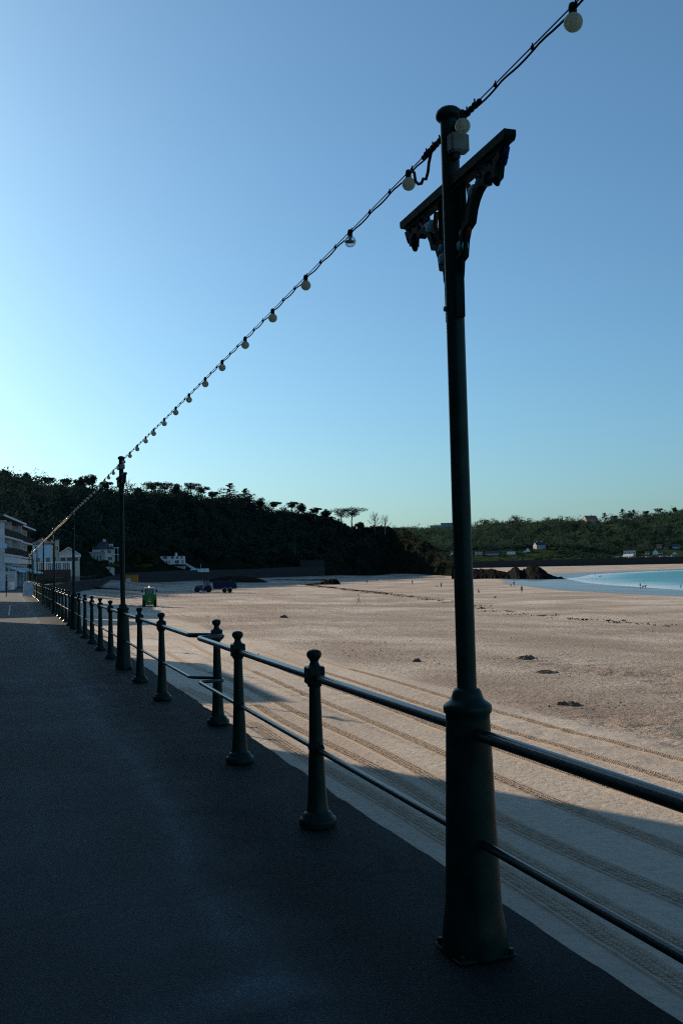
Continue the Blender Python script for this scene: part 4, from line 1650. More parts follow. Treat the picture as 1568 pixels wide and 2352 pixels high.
# low slipway running out on the sand
A, B = beach_z(np.array([30.]), np.array([255.]), False), None
sl = MB()
a = at(232, 1349, -1.6)
b = at(386, 1361.5, -3.6)
dx, dy = b[0] - a[0], b[1] - a[1]
L = math.hypot(dx, dy)
nx, ny = -dy / L, dx / L
sl.add([(a[0], a[1], -4.6), (b[0], b[1], -4.6), (b[0] + nx * 5, b[1] + ny * 5, -4.6), (a[0] + nx * 5, a[1] + ny * 5, -4.6),
        (a[0], a[1], -1.6), (b[0], b[1], -3.75), (b[0] + nx * 5, b[1] + ny * 5, -3.75), (a[0] + nx * 5, a[1] + ny * 5, -1.6)],
       [(0, 3, 2, 1), (4, 5, 6, 7), (0, 1, 5, 4), (1, 2, 6, 5), (2, 3, 7, 6), (3, 0, 4, 7)])
tag(sl.build('slipway', 'stone'), 'low dark stone slipway tapering out onto the sand behind the green tractor', 'slipway')
#PART4
# ------------------------------------------------------------------ foliage
def leaf_quads(C, N, S, seed=0, flat=0.0):
    """C centres (n,3), N sizes -> quads, random tilt; flat pushes normals towards vertical"""
    r_ = np.random.default_rng(seed)
    n = len(C)
    a = r_.normal(size=(n, 3))
    a[:, 2] *= (1 - flat)
    a /= np.linalg.norm(a, axis=1)[:, None] + 1e-9
    b = r_.normal(size=(n, 3))
    b[:, 2] *= (1 - flat)
    b -= a * (a * b).sum(1)[:, None]
    b /= np.linalg.norm(b, axis=1)[:, None] + 1e-9
    sx = (N * r_.uniform(0.6, 1.3, n))[:, None]
    sy = (N * r_.uniform(0.35, 0.8, n))[:, None]
    a, b = a * sx * 0.5, b * sy * 0.5
    V = np.stack([C - a * 1.1, C + b - a * 0.1, C + a * 1.1, C - b + a * 0.1], 1).reshape(-1, 3)
    F = np.arange(4 * n).reshape(n, 4)
    return V, F


def crown_points(P, H, W, per, r_, base=0.25, clumps=9):
    """points in clumps through crowns standing at P with heights H and widths W"""
    n = len(P)
    # clump centres: shell of an ellipsoid, uneven
    u = r_.normal(size=(n, clumps, 3))
    u /= np.linalg.norm(u, axis=2)[..., None]
    rad = r_.uniform(0.45, 0.95, (n, clumps, 1))
    ce = np.stack([P[:, 0], P[:, 1], P[:, 2] + H * (1 + base) / 2], 1)[:, None, :]
    ax = np.stack([W / 2, W / 2, H * (1 - base) / 2], 1)[:, None, :]
    cc = ce + u * rad * ax
    cr_ = (np.minimum(W, H) * 0.26)[:, None] * r_.uniform(0.6, 1.25, (n, clumps))
    v = r_.normal(size=(n, clumps, per, 3))
    v /= np.linalg.norm(v, axis=3)[..., None]
    v *= r_.uniform(0.5, 1.05, (n, clumps, per, 1))
    pts = cc[:, :, None, :] + v * cr_[:, :, None, None] * np.array([1, 1, 0.75])
    return pts.reshape(-1, 3)


def land_P(x, D):
    X, Y = px_xy(np.asarray(x, float), np.asarray(D, float))
    return np.stack([X, Y, land_z(x, D)], 1)


# the wood on the headland: one far mass of crowns
r_ = np.random.default_rng(3)
n = 2300
x = r_.uniform(-240, 900, n)
dw, dr = np.interp(x, CX, CDW), np.interp(x, CX, CDR)
tmin = np.interp(x, [-240, 100, 235, 430, 745, 900], [0.42, 0.42, 0.42, 0.34, 0.3, 0.55])
t = tmin + (1.02 - tmin) * r_.uniform(0, 1, n) ** 0.75
D = dw + t * (dr - dw)
P = land_P(x, D)
H = r_.uniform(5, 9.5, n) * np.where(r_.uniform(0, 1, n) < 0.25, 1.35, 1) * np.interp(x, [0, 680, 760, 900], [1, 1, 0.5, 0.2])
Wd = H * r_.uniform(0.8, 1.4, n)
pts = crown_points(P - [0, 0, 0.8], H, Wd, 22, r_, 0.05, 9)
V, F = leaf_quads(pts, r_.uniform(0.5, 1.15, len(pts)), 1, 5)
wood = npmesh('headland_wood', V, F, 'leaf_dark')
tag(wood, 'dense dark evergreen wood covering the hill behind the beach', 'woodland', kind='stuff')
# scrub over the headland cliff
n = 1500
x = r_.uniform(560, 1075, n)
dw, dr = np.interp(x, CX, CDW), np.interp(x, CX, CDR)
t = r_.uniform(0.12, 1.05, n)
P = land_P(x, dw + t * (dr - dw))
H = r_.uniform(0.8, 2.6, n) * np.interp(x, [560, 900, 1050], [1.2, 0.7, 0.3])
pts = crown_points(P - [0, 0, 0.5], H, H * 1.6, 9, r_, 0.0, 6)
V, F = leaf_quads(pts, r_.uniform(0.35, 0.8, len(pts)), 1, 6)
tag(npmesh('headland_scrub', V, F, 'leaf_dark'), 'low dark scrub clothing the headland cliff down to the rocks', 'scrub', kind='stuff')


# individual trees along the skyline
def tree(loc, h, kind, label, group, seed, leafm='leaf_dark', w=None, ls=0.6, per=26):
    r_ = np.random.default_rng(seed)
    rr = random.Random(seed)
    root = thing({'umbrella': 'umbrella_pine', 'layered': 'layered_cypress', 'bare': 'bare_tree', 'round': 'evergreen_tree', 'wind': 'windswept_pine'}[kind], loc, label, 'tree', group)
    w = w or h * {'umbrella': 1.0, 'layered': 0.75, 'bare': 0.6, 'round': 0.85, 'wind': 1.0}[kind]
    tr_ = MB()
    lean = rr.uniform(-0.06, 0.06) * h
    top = 0.9 if kind in ('layered', 'bare') else 0.72
    spine = [(lean * (i / 6) ** 2 + rr.uniform(-.012, .012) * h * (i > 0), rr.uniform(-.01, .01) * h, -1.5 + (top * h + 1.5) * i / 6) for i in range(7)]
    tr_.tube(spine, [h * 0.042 * (1 - 0.75 * i / 6) + 0.03 for i in range(7)], 7)
    cl = []
    nb = {'umbrella': 11, 'layered': 17, 'bare': 15, 'round': 12, 'wind': 12}[kind]
    for k in range(nb):
        q = (k + 0.5) / nb
        an = k * 2.4 + rr.uniform(-.4, .4)
        if kind == 'layered':
            z0 = h * (0.25 + 0.68 * q)
            L = w * 0.56 * (1.05 - 0.85 * q ** 1.3) * rr.uniform(0.65, 1.15)
            dz = 0.02 * h
        elif kind in ('umbrella', 'wind'):
            z0 = h * (0.45 + 0.3 * q)
            L = w * 0.5 * rr.uniform(0.45, 1.0)
            dz = h * (0.9 - 0.08 * (L / (w * .5)) ** 2) - z0
        elif kind == 'bare':
            z0 = h * (0.3 + 0.55 * q)
            L = w * 0.5 * rr.uniform(0.5, 1.0) * (1.1 - 0.5 * q)
            dz = h * rr.uniform(0.12, 0.3)
        else:
            z0 = h * (0.3 + 0.4 * q)
            L = w * 0.45 * rr.uniform(0.4, 1.0)
            dz = h * rr.uniform(0.05, 0.28)
        sx = spine[min(6, int(6 * z0 / (top * h)))][0]
        off = w * 0.22 if kind == 'wind' else 0
        e = (sx + L * math.cos(an) + off * (z0 / h), L * math.sin(an), min(h * 0.97, z0 + dz))
        md = (sx + L * 0.5 * math.cos(an), L * 0.5 * math.sin(an), z0 + dz * (0.3 if kind != 'layered' else 0.7))
        tr_.tube([(sx, 0, z0), md, e], [h * 0.013, h * 0.009, h * 0.004], 5)
        if kind == 'bare':
            for _ in range(4):
                a2 = an + rr.uniform(-1, 1)
                l2 = L * rr.uniform(0.3, 0.6)
                m0 = [md[i] + (e[i] - md[i]) * rr.uniform(0, .8) for i in range(3)]
                e2 = (m0[0] + l2 * math.cos(a2), m0[1] + l2 * math.sin(a2), m0[2] + h * rr.uniform(.06, .2))
                tr_.tube([m0, e2], [h * 0.006, h * 0.0025], 4)
                for _ in range(2):
                    a3 = a2 + rr.uniform(-1, 1)
                    tr_.tube([e2, (e2[0] + .3 * l2 * math.cos(a3), e2[1] + .3 * l2 * math.sin(a3), e2[2] + h * rr.uniform(.02, .1))], [h * 0.0035, h * 0.002], 4)
        else:
            cl.append((e, L))
            cl.append((md, L * 0.7))
    cl.append(((spine[-1][0], 0, h * (0.93 if kind != 'umbrella' else 0.86)), w * 0.2))
    tr_.build('trunk', 'bark', root)
    if kind != 'bare':
        pts = []
        for (e, L) in cl:
            rad = {'umbrella': 0.19, 'layered': 0.12, 'round': 0.2, 'wind': 0.18}[kind] * w * rr.uniform(0.7, 1.2)
            v = r_.normal(size=(per, 3))
            v /= np.linalg.norm(v, axis=1)[:, None]
            v *= r_.uniform(0.3, 1.1, (per, 1))
            sq = {'umbrella': 0.6, 'layered': 0.34, 'round': 0.85, 'wind': 0.55}[kind]
            pts.append(np.array(e) + v * rad * np.array([1.15, 1.15, sq]))
        pts = np.concatenate(pts)
        V, F = leaf_quads(pts, r_.uniform(0.55, 1.2, len(pts)) * ls, 1, seed, 0.35 if kind in ('umbrella', 'layered', 'wind') else 0)
        npmesh('crown', V, F, leafm, parent=root)
    else:
        r2 = np.random.default_rng(seed + 5)
    return root


GT = 'trees standing out along the dark headland skyline'
SKT = [
    (8, 1079, 34, 'round', 'broad dark round topped tree at the left picture edge on the skyline'),
    (60, 1086, 33, 'round', 'dense dome shaped tree with bare stems, second along the skyline from the left'),
    (112, 1096, 26, 'umbrella', 'low flat crowned pine on the skyline above the balconied hotel'),
    (150, 1100, 26, 'umbrella', 'wide flat pine on the skyline left of the spiky pair'),
    (183, 1096, 30, 'round', 'spiky topped tree on the skyline, left one of a pair'),
    (206, 1091, 33, 'round', 'taller spiky topped tree on the skyline, right one of a pair'),
    (240, 1106, 28, 'wind', 'flat windswept pine on the skyline just left of the second pole'),
    (292, 1104, 32, 'bare', 'twiggy half bare tree on the skyline just right of the second pole'),
    (316, 1121, 22, 'round', 'small pointed tree in the dip of the skyline right of the second pole'),
    (348, 1106, 36, 'umbrella', 'big flat crowned pine with light showing between its stems'),
    (376, 1107, 36, 'umbrella', 'broad pine with level top, right of the biggest flat pine'),
    (402, 1111, 32, 'round', 'rounded pine at the middle of the flat topped row on the skyline'),
    (438, 1108, 36, 'umbrella', 'pine with a separate high tuft, left of the tiered cypress'),
    (462, 1117, 32, 'wind', 'ragged pine with long level boughs beside the tiered cypress'),
    (488, 1129, 24, 'wind', 'low ragged pine filling the gap left of the tiered cypress'),
    (527, 1108, 42, 'layered', 'tall tiered cypress with open level boughs, highest on the middle skyline'),
    (562, 1120, 40, 'layered', 'thin leaning ragged cypress right of the tall tiered one'),
    (598, 1145, 26, 'round', 'dark round tree on the slope of the skyline below the ragged cypress'),
    (628, 1152, 24, 'wind', 'level boughed tree half way down the skyline slope'),
    (668, 1152, 28, 'wind', 'broad ragged tree on the skyline left of the lone pines'),
    (692, 1156, 26, 'round', 'rounded tree at the end of the closed wood on the skyline'),
    (724, 1166, 24, 'wind', 'small clumpy pine on the skyline before the lone windswept pair'),
    (748, 1170, 24, 'round', 'short bushy tree touching the lone windswept pair'),
    (783, 1166, 44, 'umbrella', 'lone flat topped pine with a clear stem on the headland'),
    (806, 1164, 46, 'wind', 'leaning windswept pine with bare right hand boughs on the headland'),
    (826, 1200, 20, 'round', 'low bush like tree right of the windswept pine'),
    (860, 1180, 40, 'bare', 'leafless twiggy tree on the headland, taller of two'),
    (884, 1186, 34, 'bare', 'leafless forked tree near the end of the headland'),
]
for i, (x, yt, hp, kind, lb) in enumerate(SKT):
    D = float(np.interp(x, CX, CDR)) * (0.985 if i % 3 else 0.96)
    h = hp / FPX * D * 1.05
    P = atd(x, yt, D)
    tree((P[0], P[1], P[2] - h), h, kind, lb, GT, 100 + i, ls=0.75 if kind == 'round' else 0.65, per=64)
# pale standing trunk against the dark wood, and a second
for x, y0, y1, D, lb in ((405, 1300, 1218, 500, 'pale dead tree with a spreading top against the dark wood above the cottage'), (677, 1268, 1228, 530, 'pale bare trunk against the dark wood above the retaining wall')):
    P = atd(x, y0, D)
    h = (y0 - y1) / FPX * D
    tree(P, h, 'bare', lb, 'pale bare trees against the dark wood', 77 + int(x), w=h * (0.9 if x < 500 else 0.15))


def shrub(x, y0, wpx, hpx, D, name, label, cat, group=None, leafm='leaf_bush', n=700, s=0.35, seed=1):
    P = atd(x, y0, D)
    w, h = wpx / FPX * D, hpx / FPX * D
    r_ = np.random.default_rng(seed)
    root = thing(name, P, label, cat, group)
    pts = []
    for k in range(16):
        c = np.array([r_.uniform(-.4, .4) * w, r_.uniform(-.3, .3) * w, r_.uniform(.25, .7) * h])
        v = r_.normal(size=(n // 16, 3))
        v /= np.linalg.norm(v, axis=1)[:, None]
        pts.append(c + v * r_.uniform(.4, 1.05, (n // 16, 1)) * np.array([w * .2, w * .2, h * .3]))
    pts = np.concatenate(pts)
    pts[:, 2] = np.maximum(pts[:, 2], -0.5)
    V, F = leaf_quads(pts, r_.uniform(.6, 1.2, len(pts)) * s, 1, seed)
    npmesh('foliage', V, F, leafm, parent=root)
    m = MB()
    for k in range(5):
        a = k * 1.26
        m.tube([(0.1 * math.cos(a), 0.1 * math.sin(a), -1.0), (0.25 * w * math.cos(a), 0.25 * w * math.sin(a), h * .5)], [0.07, 0.03], 5)
    m.build('stem', 'bark', root)
    return root


GS = 'shrubs and hedges below the wood'
shrub(345, 1296, 42, 36, 425, 'golden_shrub', 'large golden tipped shrub left of the white cottage', 'shrub', GS, 'leaf_bush', 2600, 0.55, 21)
shrub(308, 1292, 30, 20, 405, 'shrub', 'lower brownish shrub right of the second pole', 'shrub', GS, 'leaf_bush', 1600, 0.5, 22)
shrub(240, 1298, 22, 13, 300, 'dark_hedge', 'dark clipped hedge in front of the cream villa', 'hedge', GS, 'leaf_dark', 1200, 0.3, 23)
shrub(330, 1304, 40, 9, 388, 'grass_clump', 'bright green grassy clump on the wall top below the golden shrub', 'grass', GS, 'leaf_pale', 1500, 0.4, 24)
shrub(250, 1303, 45, 9, 305, 'grass_bank', 'bright green grass bank below the dark hedge', 'grass', GS, 'leaf_pale', 1800, 0.35, 25)
shrub(196, 1300, 26, 10, 285, 'hedge', 'low green hedge right of the gabled building', 'hedge', GS, 'leaf_bush', 1000, 0.3, 26)
shrub(17, 1352, 7, 20, 122, 'potted_shrub', 'yellow green leafy plant beside the white planter boards', 'plant', GS, 'leaf_pale', 500, 0.16, 27)
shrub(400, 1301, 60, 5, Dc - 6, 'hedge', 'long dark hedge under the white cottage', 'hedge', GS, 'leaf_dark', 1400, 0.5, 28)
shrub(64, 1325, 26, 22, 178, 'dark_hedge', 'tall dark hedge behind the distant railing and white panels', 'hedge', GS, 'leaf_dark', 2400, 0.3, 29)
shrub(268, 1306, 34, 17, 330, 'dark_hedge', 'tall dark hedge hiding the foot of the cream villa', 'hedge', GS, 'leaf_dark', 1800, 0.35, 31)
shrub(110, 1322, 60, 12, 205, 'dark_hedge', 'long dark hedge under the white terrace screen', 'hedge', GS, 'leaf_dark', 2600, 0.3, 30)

# ------------------------------------------------------------------ far side of the bay
RX = np.array([820, 900, 940, 985, 1060, 1090, 1120, 1150, 1185, 1215, 1290, 1350, 1390, 1430, 1470, 1500, 1568, 1800], float)
RY = np.array([1216, 1216, 1212, 1213, 1212, 1210, 1200, 1200, 1193, 1200, 1192, 1196, 1196, 1184, 1184, 1180, 1172, 1160], float)
DB, DRR = 1135.0, 1540.0


def far_z(x, D):
    x, D = np.asarray(x, float), np.asarray(D, float)
    top = EYE + (hor(x) - np.interp(x, RX, RY)) * DRR / FPX - 5
    t = (D - DB) / (DRR - DB)
    low = 4.6 + np.clip(t / 0.22, 0, 1) * np.interp(x, [1290, 1420], [13, 4.0])
    z = low + (top - low) * sstep(np.clip(t, 0, 1), 0.16, 1.05)
    return np.where(t > 1, top - (t - 1) * 25, z)


tx = np.linspace(820, 1800, 90)
tt = np.linspace(0, 1.5, 50)
TX, TT = np.meshgrid(tx, tt, indexing='ij')
TD = DB + TT * (DRR - DB)
gx, gy = px_xy(TX, TD)
gz = far_z(TX, TD) + fbm(gx / 30, gy / 30, 55, 3) * 5 * sstep(TT, 0.15, 0.4)
i, j = np.meshgrid(np.arange(len(tx) - 1), np.arange(len(tt) - 1), indexing='ij')
a = (i * len(tt) + j).ravel()
MT['farhill'] = mat('grassy_slope', (0.03, 0.045, 0.02), 1.0, 0.4, 0.05, 0.3, 0.3, spec=0.0)
nv = len(tt)
tag(npmesh('far_hill', np.stack([gx.ravel(), gy.ravel(), gz.ravel()], 1), np.stack([a, a + nv, a + nv + 1, a + 1], 1), 'farhill', True), kind='structure')
# sea wall across the bay
m = MB()
xs = np.linspace(840, 1790, 30)
for k in range(29):
    ax_, ay_ = px_xy(np.array(xs[k]), np.array(DB - 4))
    bx_, by_ = px_xy(np.array(xs[k + 1]), np.array(DB - 4))
    cx_, cy_ = px_xy(np.array(xs[k]), np.array(DB + 3))
    dx_, dy_ = px_xy(np.array(xs[k + 1]), np.array(DB + 3))
    m.add([(ax_, ay_, -5), (bx_, by_, -5), (bx_, by_, 4.9), (ax_, ay_, 4.9), (cx_, cy_, 4.7), (dx_, dy_, 4.7)], [(0, 1, 2, 3), (3, 2, 5, 4)])
tag(m.build('far_sea_wall', 'stone'), 'long low sea wall across the bay behind the far sand', 'wall')

r_ = np.random.default_rng(8)
n = 5200
x = r_.uniform(830, 1780, n)
t = np.where(r_.uniform(0, 1, n) < 0.3, r_.uniform(0.01, 0.24, n), r_.uniform(0.05, 1.04, n))
hs = np.where(t < 0.24, r_.uniform(1.2, 3.2, n), r_.uniform(4, 9, n) * np.where(r_.uniform(0, 1, n) < 0.3, 1.7, 1))
keep = np.ones(n, bool)
# leave room around the houses of the village on the right
keep &= ~((x > 1400) & (t > 0.02) & (t < 0.2) & (r_.uniform(0, 1, n) < 0.9))
x, t, hs = x[keep], t[keep], hs[keep]
for xc, Dh in [(1099, 1186), (1130, 1185), (1173, 1188), (1212, 1205), (1242, 1230), (1268, 1240), (1445, 1200), (1440, 1165), (1486, 1215), (1505, 1210), (1516, 1222), (1513, 1270), (1529, 1262), (1553, 1275), (1549, 1205), (1535, 1185)]:
    q = (np.abs(x - xc) < 15) & (DB + t * (DRR - DB) < Dh + 10) & (DB + t * (DRR - DB) > Dh - 80)
    hs = np.where(q, np.minimum(hs, 1.1), hs)
X, Y = px_xy(x, DB + t * (DRR - DB))
P = np.stack([X, Y, far_z(x, DB + t * (DRR - DB)) - 1.0], 1)
pts = crown_points(P, hs, hs * r_.uniform(0.9, 1.6, len(hs)), 18, r_, 0.0, 8)
V, F = leaf_quads(pts, r_.uniform(0.8, 1.7, len(pts)), 1, 9)
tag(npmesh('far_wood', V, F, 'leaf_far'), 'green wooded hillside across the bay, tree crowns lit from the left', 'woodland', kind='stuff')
GF = 'trees standing out on the far ridge'
FT = [(1112, 1193, 20, 'umbrella', 'flat topped pine on the far ridge just right of the tall pole'), (1139, 1199, 12, 'round', 'small round tree on the far ridge left of the big clump'),
      (1184, 1183, 24, 'round', 'big dark bushy tree clump on the far ridge'), (1290, 1185, 10, 'bare', 'tiny sprig of a tree in the middle of the far ridge'), (1388, 1177, 20, 'layered', 'pointed conifer on the far ridge right of the ridge house'),
      (1410, 1184, 12, 'umbrella', 'low flat pine on the far ridge right of the pointed conifer'), (1429, 1168, 24, 'layered', 'ragged tall conifer starting the right hand clump of the far ridge'),
      (1444, 1173, 20, 'round', 'dense tree within the right hand clump of the far ridge'), (1455, 1170, 20, 'layered', 'second pointed conifer in the right hand ridge clump'), (1484, 1173, 14, 'umbrella', 'flat pine between the clump and the broad tree on the far ridge'),
      (1511, 1167, 18, 'umbrella', 'broad flat crowned tree at the right of the far ridge'), (1548, 1166, 12, 'round', 'round tree nearest the right picture edge on the far ridge')]
for i, (x, yt, hp, kind, lb) in enumerate(FT):
    D = DRR * 0.985
    h = hp / FPX * D * 1.1
    P = atd(x, yt, D)
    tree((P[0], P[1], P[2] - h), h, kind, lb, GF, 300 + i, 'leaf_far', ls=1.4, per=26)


def far_house(x0, x1, ytop, ybase, D, depth, rh, *a, **k):
    return placed_house(a[0], x0, x1, ytop, ybase, D, depth, rh, *a[1:], **k)


GH = 'houses across the bay'
far_house(1345, 1374, 1184, 1203, 1520, 12, 5.5, 'ridge_house', 'beige', 'tile_red', 'tall gabled old house standing alone on the far ridge', 'house', GH, turn=0.5, found=8, chim=[(2, 0, 1.5, 1.4)], wins=[(-5, 2.5, 1.6, 2.2), (-1, 2.5, 1.6, 2.2), (4, 2.5, 1.6, 2.2)])
far_house(1231, 1254, 1245, 1263, 1230, 9, 3.5, 'stone_house', 'grey_wall', 'slate', 'grey two storey house half way along the far shore, its side pale blue', 'house', GH, turn=0.5, found=6, chim=[(-3, 0, 1, 1), (3, 0, 1, 1)], wins=[(-4, 3.6, 1.3, 1.6), (0, 3.6, 1.3, 1.6), (4, 3.6, 1.3, 1.6), (-2, 1, 1.3, 1.6), (3, 1, 1.3, 1.6)])
far_house(1207, 1217, 1258.5, 1272, 1205, 8, 3.0, 'white_gable_house', 'white', 'slate', 'narrow white gable house on the far shore left of the grey house', 'house', GH, axis='y', found=6, wins=[(0, 1.6, 1.2, 1.4)])
far_house(1201, 1207.5, 1266, 1272, 1202, 5, 0, 'white_shed', 'white', 'concrete', 'tiny white lean-to against the narrow white gable house', 'shed', GH, found=5)
far_house(1114, 1145, 1266, 1275, 1185, 9, 2.6, 'long_bungalow', 'beige', 'slate', 'long low bungalow with a grey roof on the far shore', 'house', GH, found=6, wins=[(-6, 1, 1.2, 1.2), (-2, 1, 1.2, 1.2), (2, 1, 1.2, 1.2), (6, 1, 1.2, 1.2)])
far_house(1090, 1107, 1267.5, 1275, 1186, 8, 0, 'flat_bungalow', 'beige', 'concrete', 'flat roofed low building showing just right of the tall pole', 'house', GH, found=6, wins=[(0, 1, 1.4, 1.2)])
far_house(1035, 1047, 1265, 1273, 1190, 8, 2, 'white_bungalow', 'white', 'slate', 'pale bungalow just left of the tall pole above the headland', 'house', GH, found=6, wins=[(0, 1, 1.2, 1.2)])
far_house(1164, 1183, 1267, 1271.5, 1188, 8, 0, 'white_flat_building', 'white', 'concrete', 'white flat roofed low building between bungalow and white gable', 'house', GH, found=5, wins=[(-3, .6, 1.4, 1.0), (2, .6, 1.4, 1.0)])
far_house(1261, 1276, 1257.5, 1260.5, 1240, 4, 0, 'terracotta_wall_building', 'orange', 'tile_red', 'low terracotta coloured strip of building right of the grey house', 'house', GH, found=4)
far_house(1432, 1459, 1265, 1273, 1200, 12, 0, 'flat_roof_cafe', 'cream', 'white', 'long flat white roofed building on the far shore, left of the village', 'building', GH, found=5, wins=[(-5, 1.6, 2, 1.4), (0, 1.6, 2, 1.4), (5, 1.6, 2, 1.4)])
far_house(1429, 1452, 1273, 1285, 1165, 8, 2.6, 'beach_cafe', 'blue_wall', 'cream', 'pale roofed beach building low on the far sea wall', 'building', GH, found=4, turn=-0.4, wins=[(2, 1.2, 1.4, 1.4)])
far_house(1412, 1427, 1279, 1284.5, 1160, 6, 0, 'white_kiosk', 'white', 'white', 'small white sheds left of the pale roofed beach building', 'shed', GH, found=4)
far_house(1481, 1491, 1266, 1273, 1215, 8, 2, 'cream_house', 'cream', 'slate', 'small cream house at the left of the far village', 'house', GH, found=5, wins=[(0, 1, 1.2, 1.2)])
far_house(1499, 1511, 1262, 1277, 1210, 8, 3, 'white_village_house', 'white', 'slate', 'taller white gabled house in the middle of the far village', 'house', GH, axis='y', found=5, wins=[(0, 2.4, 1.2, 1.3), (0, .4, 1.2, 1.3)])
far_house(1511, 1522, 1265, 1277, 1222, 8, 2.5, 'blue_village_house', 'blue_wall', 'slate', 'pale blue house joined to the taller white gabled house', 'house', GH, found=5, wins=[(-1, 1.2, 1.2, 1.3), (2, 1.2, 1.2, 1.3)])
far_house(1508, 1519, 1251, 1261, 1270, 8, 3, 'upper_house', 'cream', 'tile_red', 'cream house with a reddish roof above the far village', 'house', GH, found=6, wins=[(0, 1.5, 1.3, 1.3)])
far_house(1524, 1534, 1256, 1263, 1262, 7, 2, 'white_upper_house', 'white', 'slate', 'little white house between the upper houses of the far village', 'house', GH, found=6, wins=[(0, 1, 1.2, 1.2)])
far_house(1544, 1562, 1250, 1262, 1275, 9, 3, 'blue_upper_house', 'blue_wall', 'slate', 'wide pale blue house at the top right of the far village', 'house', GH, found=6, wins=[(-3, 1.6, 1.3, 1.5), (1, 1.6, 1.3, 1.5), (4, 1.6, 1.3, 1.5)])
far_house(1541, 1557, 1267, 1278, 1205, 8, 3.4, 'white_gable_cafe', 'white', 'slate', 'white wide gabled building nearest the right edge of the far village', 'house', GH, axis='y', found=5, wins=[(0, 1, 2, 1.3)])
far_house(1527, 1543, 1274.5, 1279, 1185, 5, 0, 'sand_wall_building', 'beige', 'concrete', 'low sand coloured building in front of the wide white gable', 'building', GH, found=4)
far_house(897, 924, 1213, 1221, 1545, 10, 3, 'ridge_bungalow', 'grey_wall', 'slate', 'grey roofed bungalow peeping over the far ridge left of the glass house', 'house', GH, found=8, wins=[(-4, 1, 1.6, 1.2), (4, 1, 1.6, 1.2)])
far_house(929, 940, 1212, 1219, 1548, 8, 3, 'ridge_cottage', 'white', 'slate', 'small pale gabled cottage on the far ridge by the headland', 'house', GH, axis='y', found=8, wins=[(0, 1, 1.4, 1.2)])
# modern glazed house on the ridge
for (x0, x1, yt, yb, nb, lb) in ((1012, 1046, 1201, 1214, 5, 'modern teal glazed house of two storeys on the far ridge left of the pole'), (988, 1011.5, 1206.5, 1213.5, 4, 'lower glazed wing of the modern house on the far ridge')):
    P, w = screen(x0, x1, yb, 1520)
    h = (yb - yt) / FPX * 1520
    t = thing('glass_house', P, lb, 'house', GH, FACE)
    m = MB()
    m.box((0, 4, h / 2 - 3), (w - 0.6, 7.4, h + 5.6))
    m.build('glazing', 'teal_glass', t)
    m = MB()
    m.box((0, 3.6, h - 0.2), (w + 0.8, 9, 0.45))
    m.build('roof', 'grey_wall', t)
    m = MB()
    m.box((0, 3.6, h * 0.48), (w + 0.4, 8.6, 0.35))
    m.build('floor_slab', 'grey_wall', t)
    for k in range(nb + 1):
        m = MB()
        m.box((-w / 2 + w * k / nb, -0.3, h / 2), (0.35, 0.35, h))
        m.build('column', 'white', t)


def car(loc, rz, label, paint, group):
    t = thing('parked_car', loc, label, 'car', group, rz)
    m = MB()
    prof = [(-2.1, 0.35), (2.1, 0.35), (2.15, 0.75), (1.2, 0.95), (0.6, 1.45), (-1.3, 1.48), (-2.0, 0.95), (-2.15, 0.7)]
    m.prism(prof, -0.85, 0.85, 'xz')
    m.build('body', paint, t)
    m = MB()
    m.prism([(1.05, 0.98), (0.58, 1.38), (-1.2, 1.4), (-1.75, 0.98)], -0.865, 0.865, 'xz')
    m.build('windows', 'glass', t)
    for sx in (-1.3, 1.3):
        for sy in (-0.8, 0.8):
            MB().lathe([(0.33, sy - 0.1), (0.33, sy + 0.1)], 14, (sx, 0, 0.33), 0, False, 'y').build('wheel', 'tyre', t)
    return t


CL = [(1447, 'white', 'white car parked on the far sea wall below the pale roofed building'), (1487, 'white', 'white car parked alone on the far sea wall left of the village'), (1501, 'black', 'dark car parked on the far sea wall below the taller white house'),
      (1519, 'white', 'white car parked on the far sea wall, left one of the close row'), (1525, 'grey_wall', 'grey car parked in the close row on the far sea wall'), (1533, 'white', 'white car parked third in the close row on the far sea wall'), (1545, 'white', 'white van like car parked at the right end of the far sea wall')]
for x, pm, lb in CL:
    X, Y = px_xy(np.array(float(x)), np.array(DB + 6.0))
    car((float(X), float(Y), 4.72), FACE - 0.3 + (0.2 if x % 2 else 0), lb, 'carpaint' if pm == 'white' else pm, 'cars parked along the far sea wall')
#PART5
# ------------------------------------------------------------------ things on the beach
def bz(x, y):
    return float(beach_z(np.array([float(x)]), np.array([float(y)]))[0])


def beach_at(x, y):
    z = -3.5
    for _ in range(60):
        P = at(x, y, z)
        z = 0.5 * z + 0.5 * float(beach_z(np.array([P[0]]), np.array([P[1]]), False)[0])
    P = at(x, y, z)
    return np.array([P[0], P[1], bz(P[0], P[1])])


def depth_of(P):
    return float((np.asarray(P) - CC) @ CF)


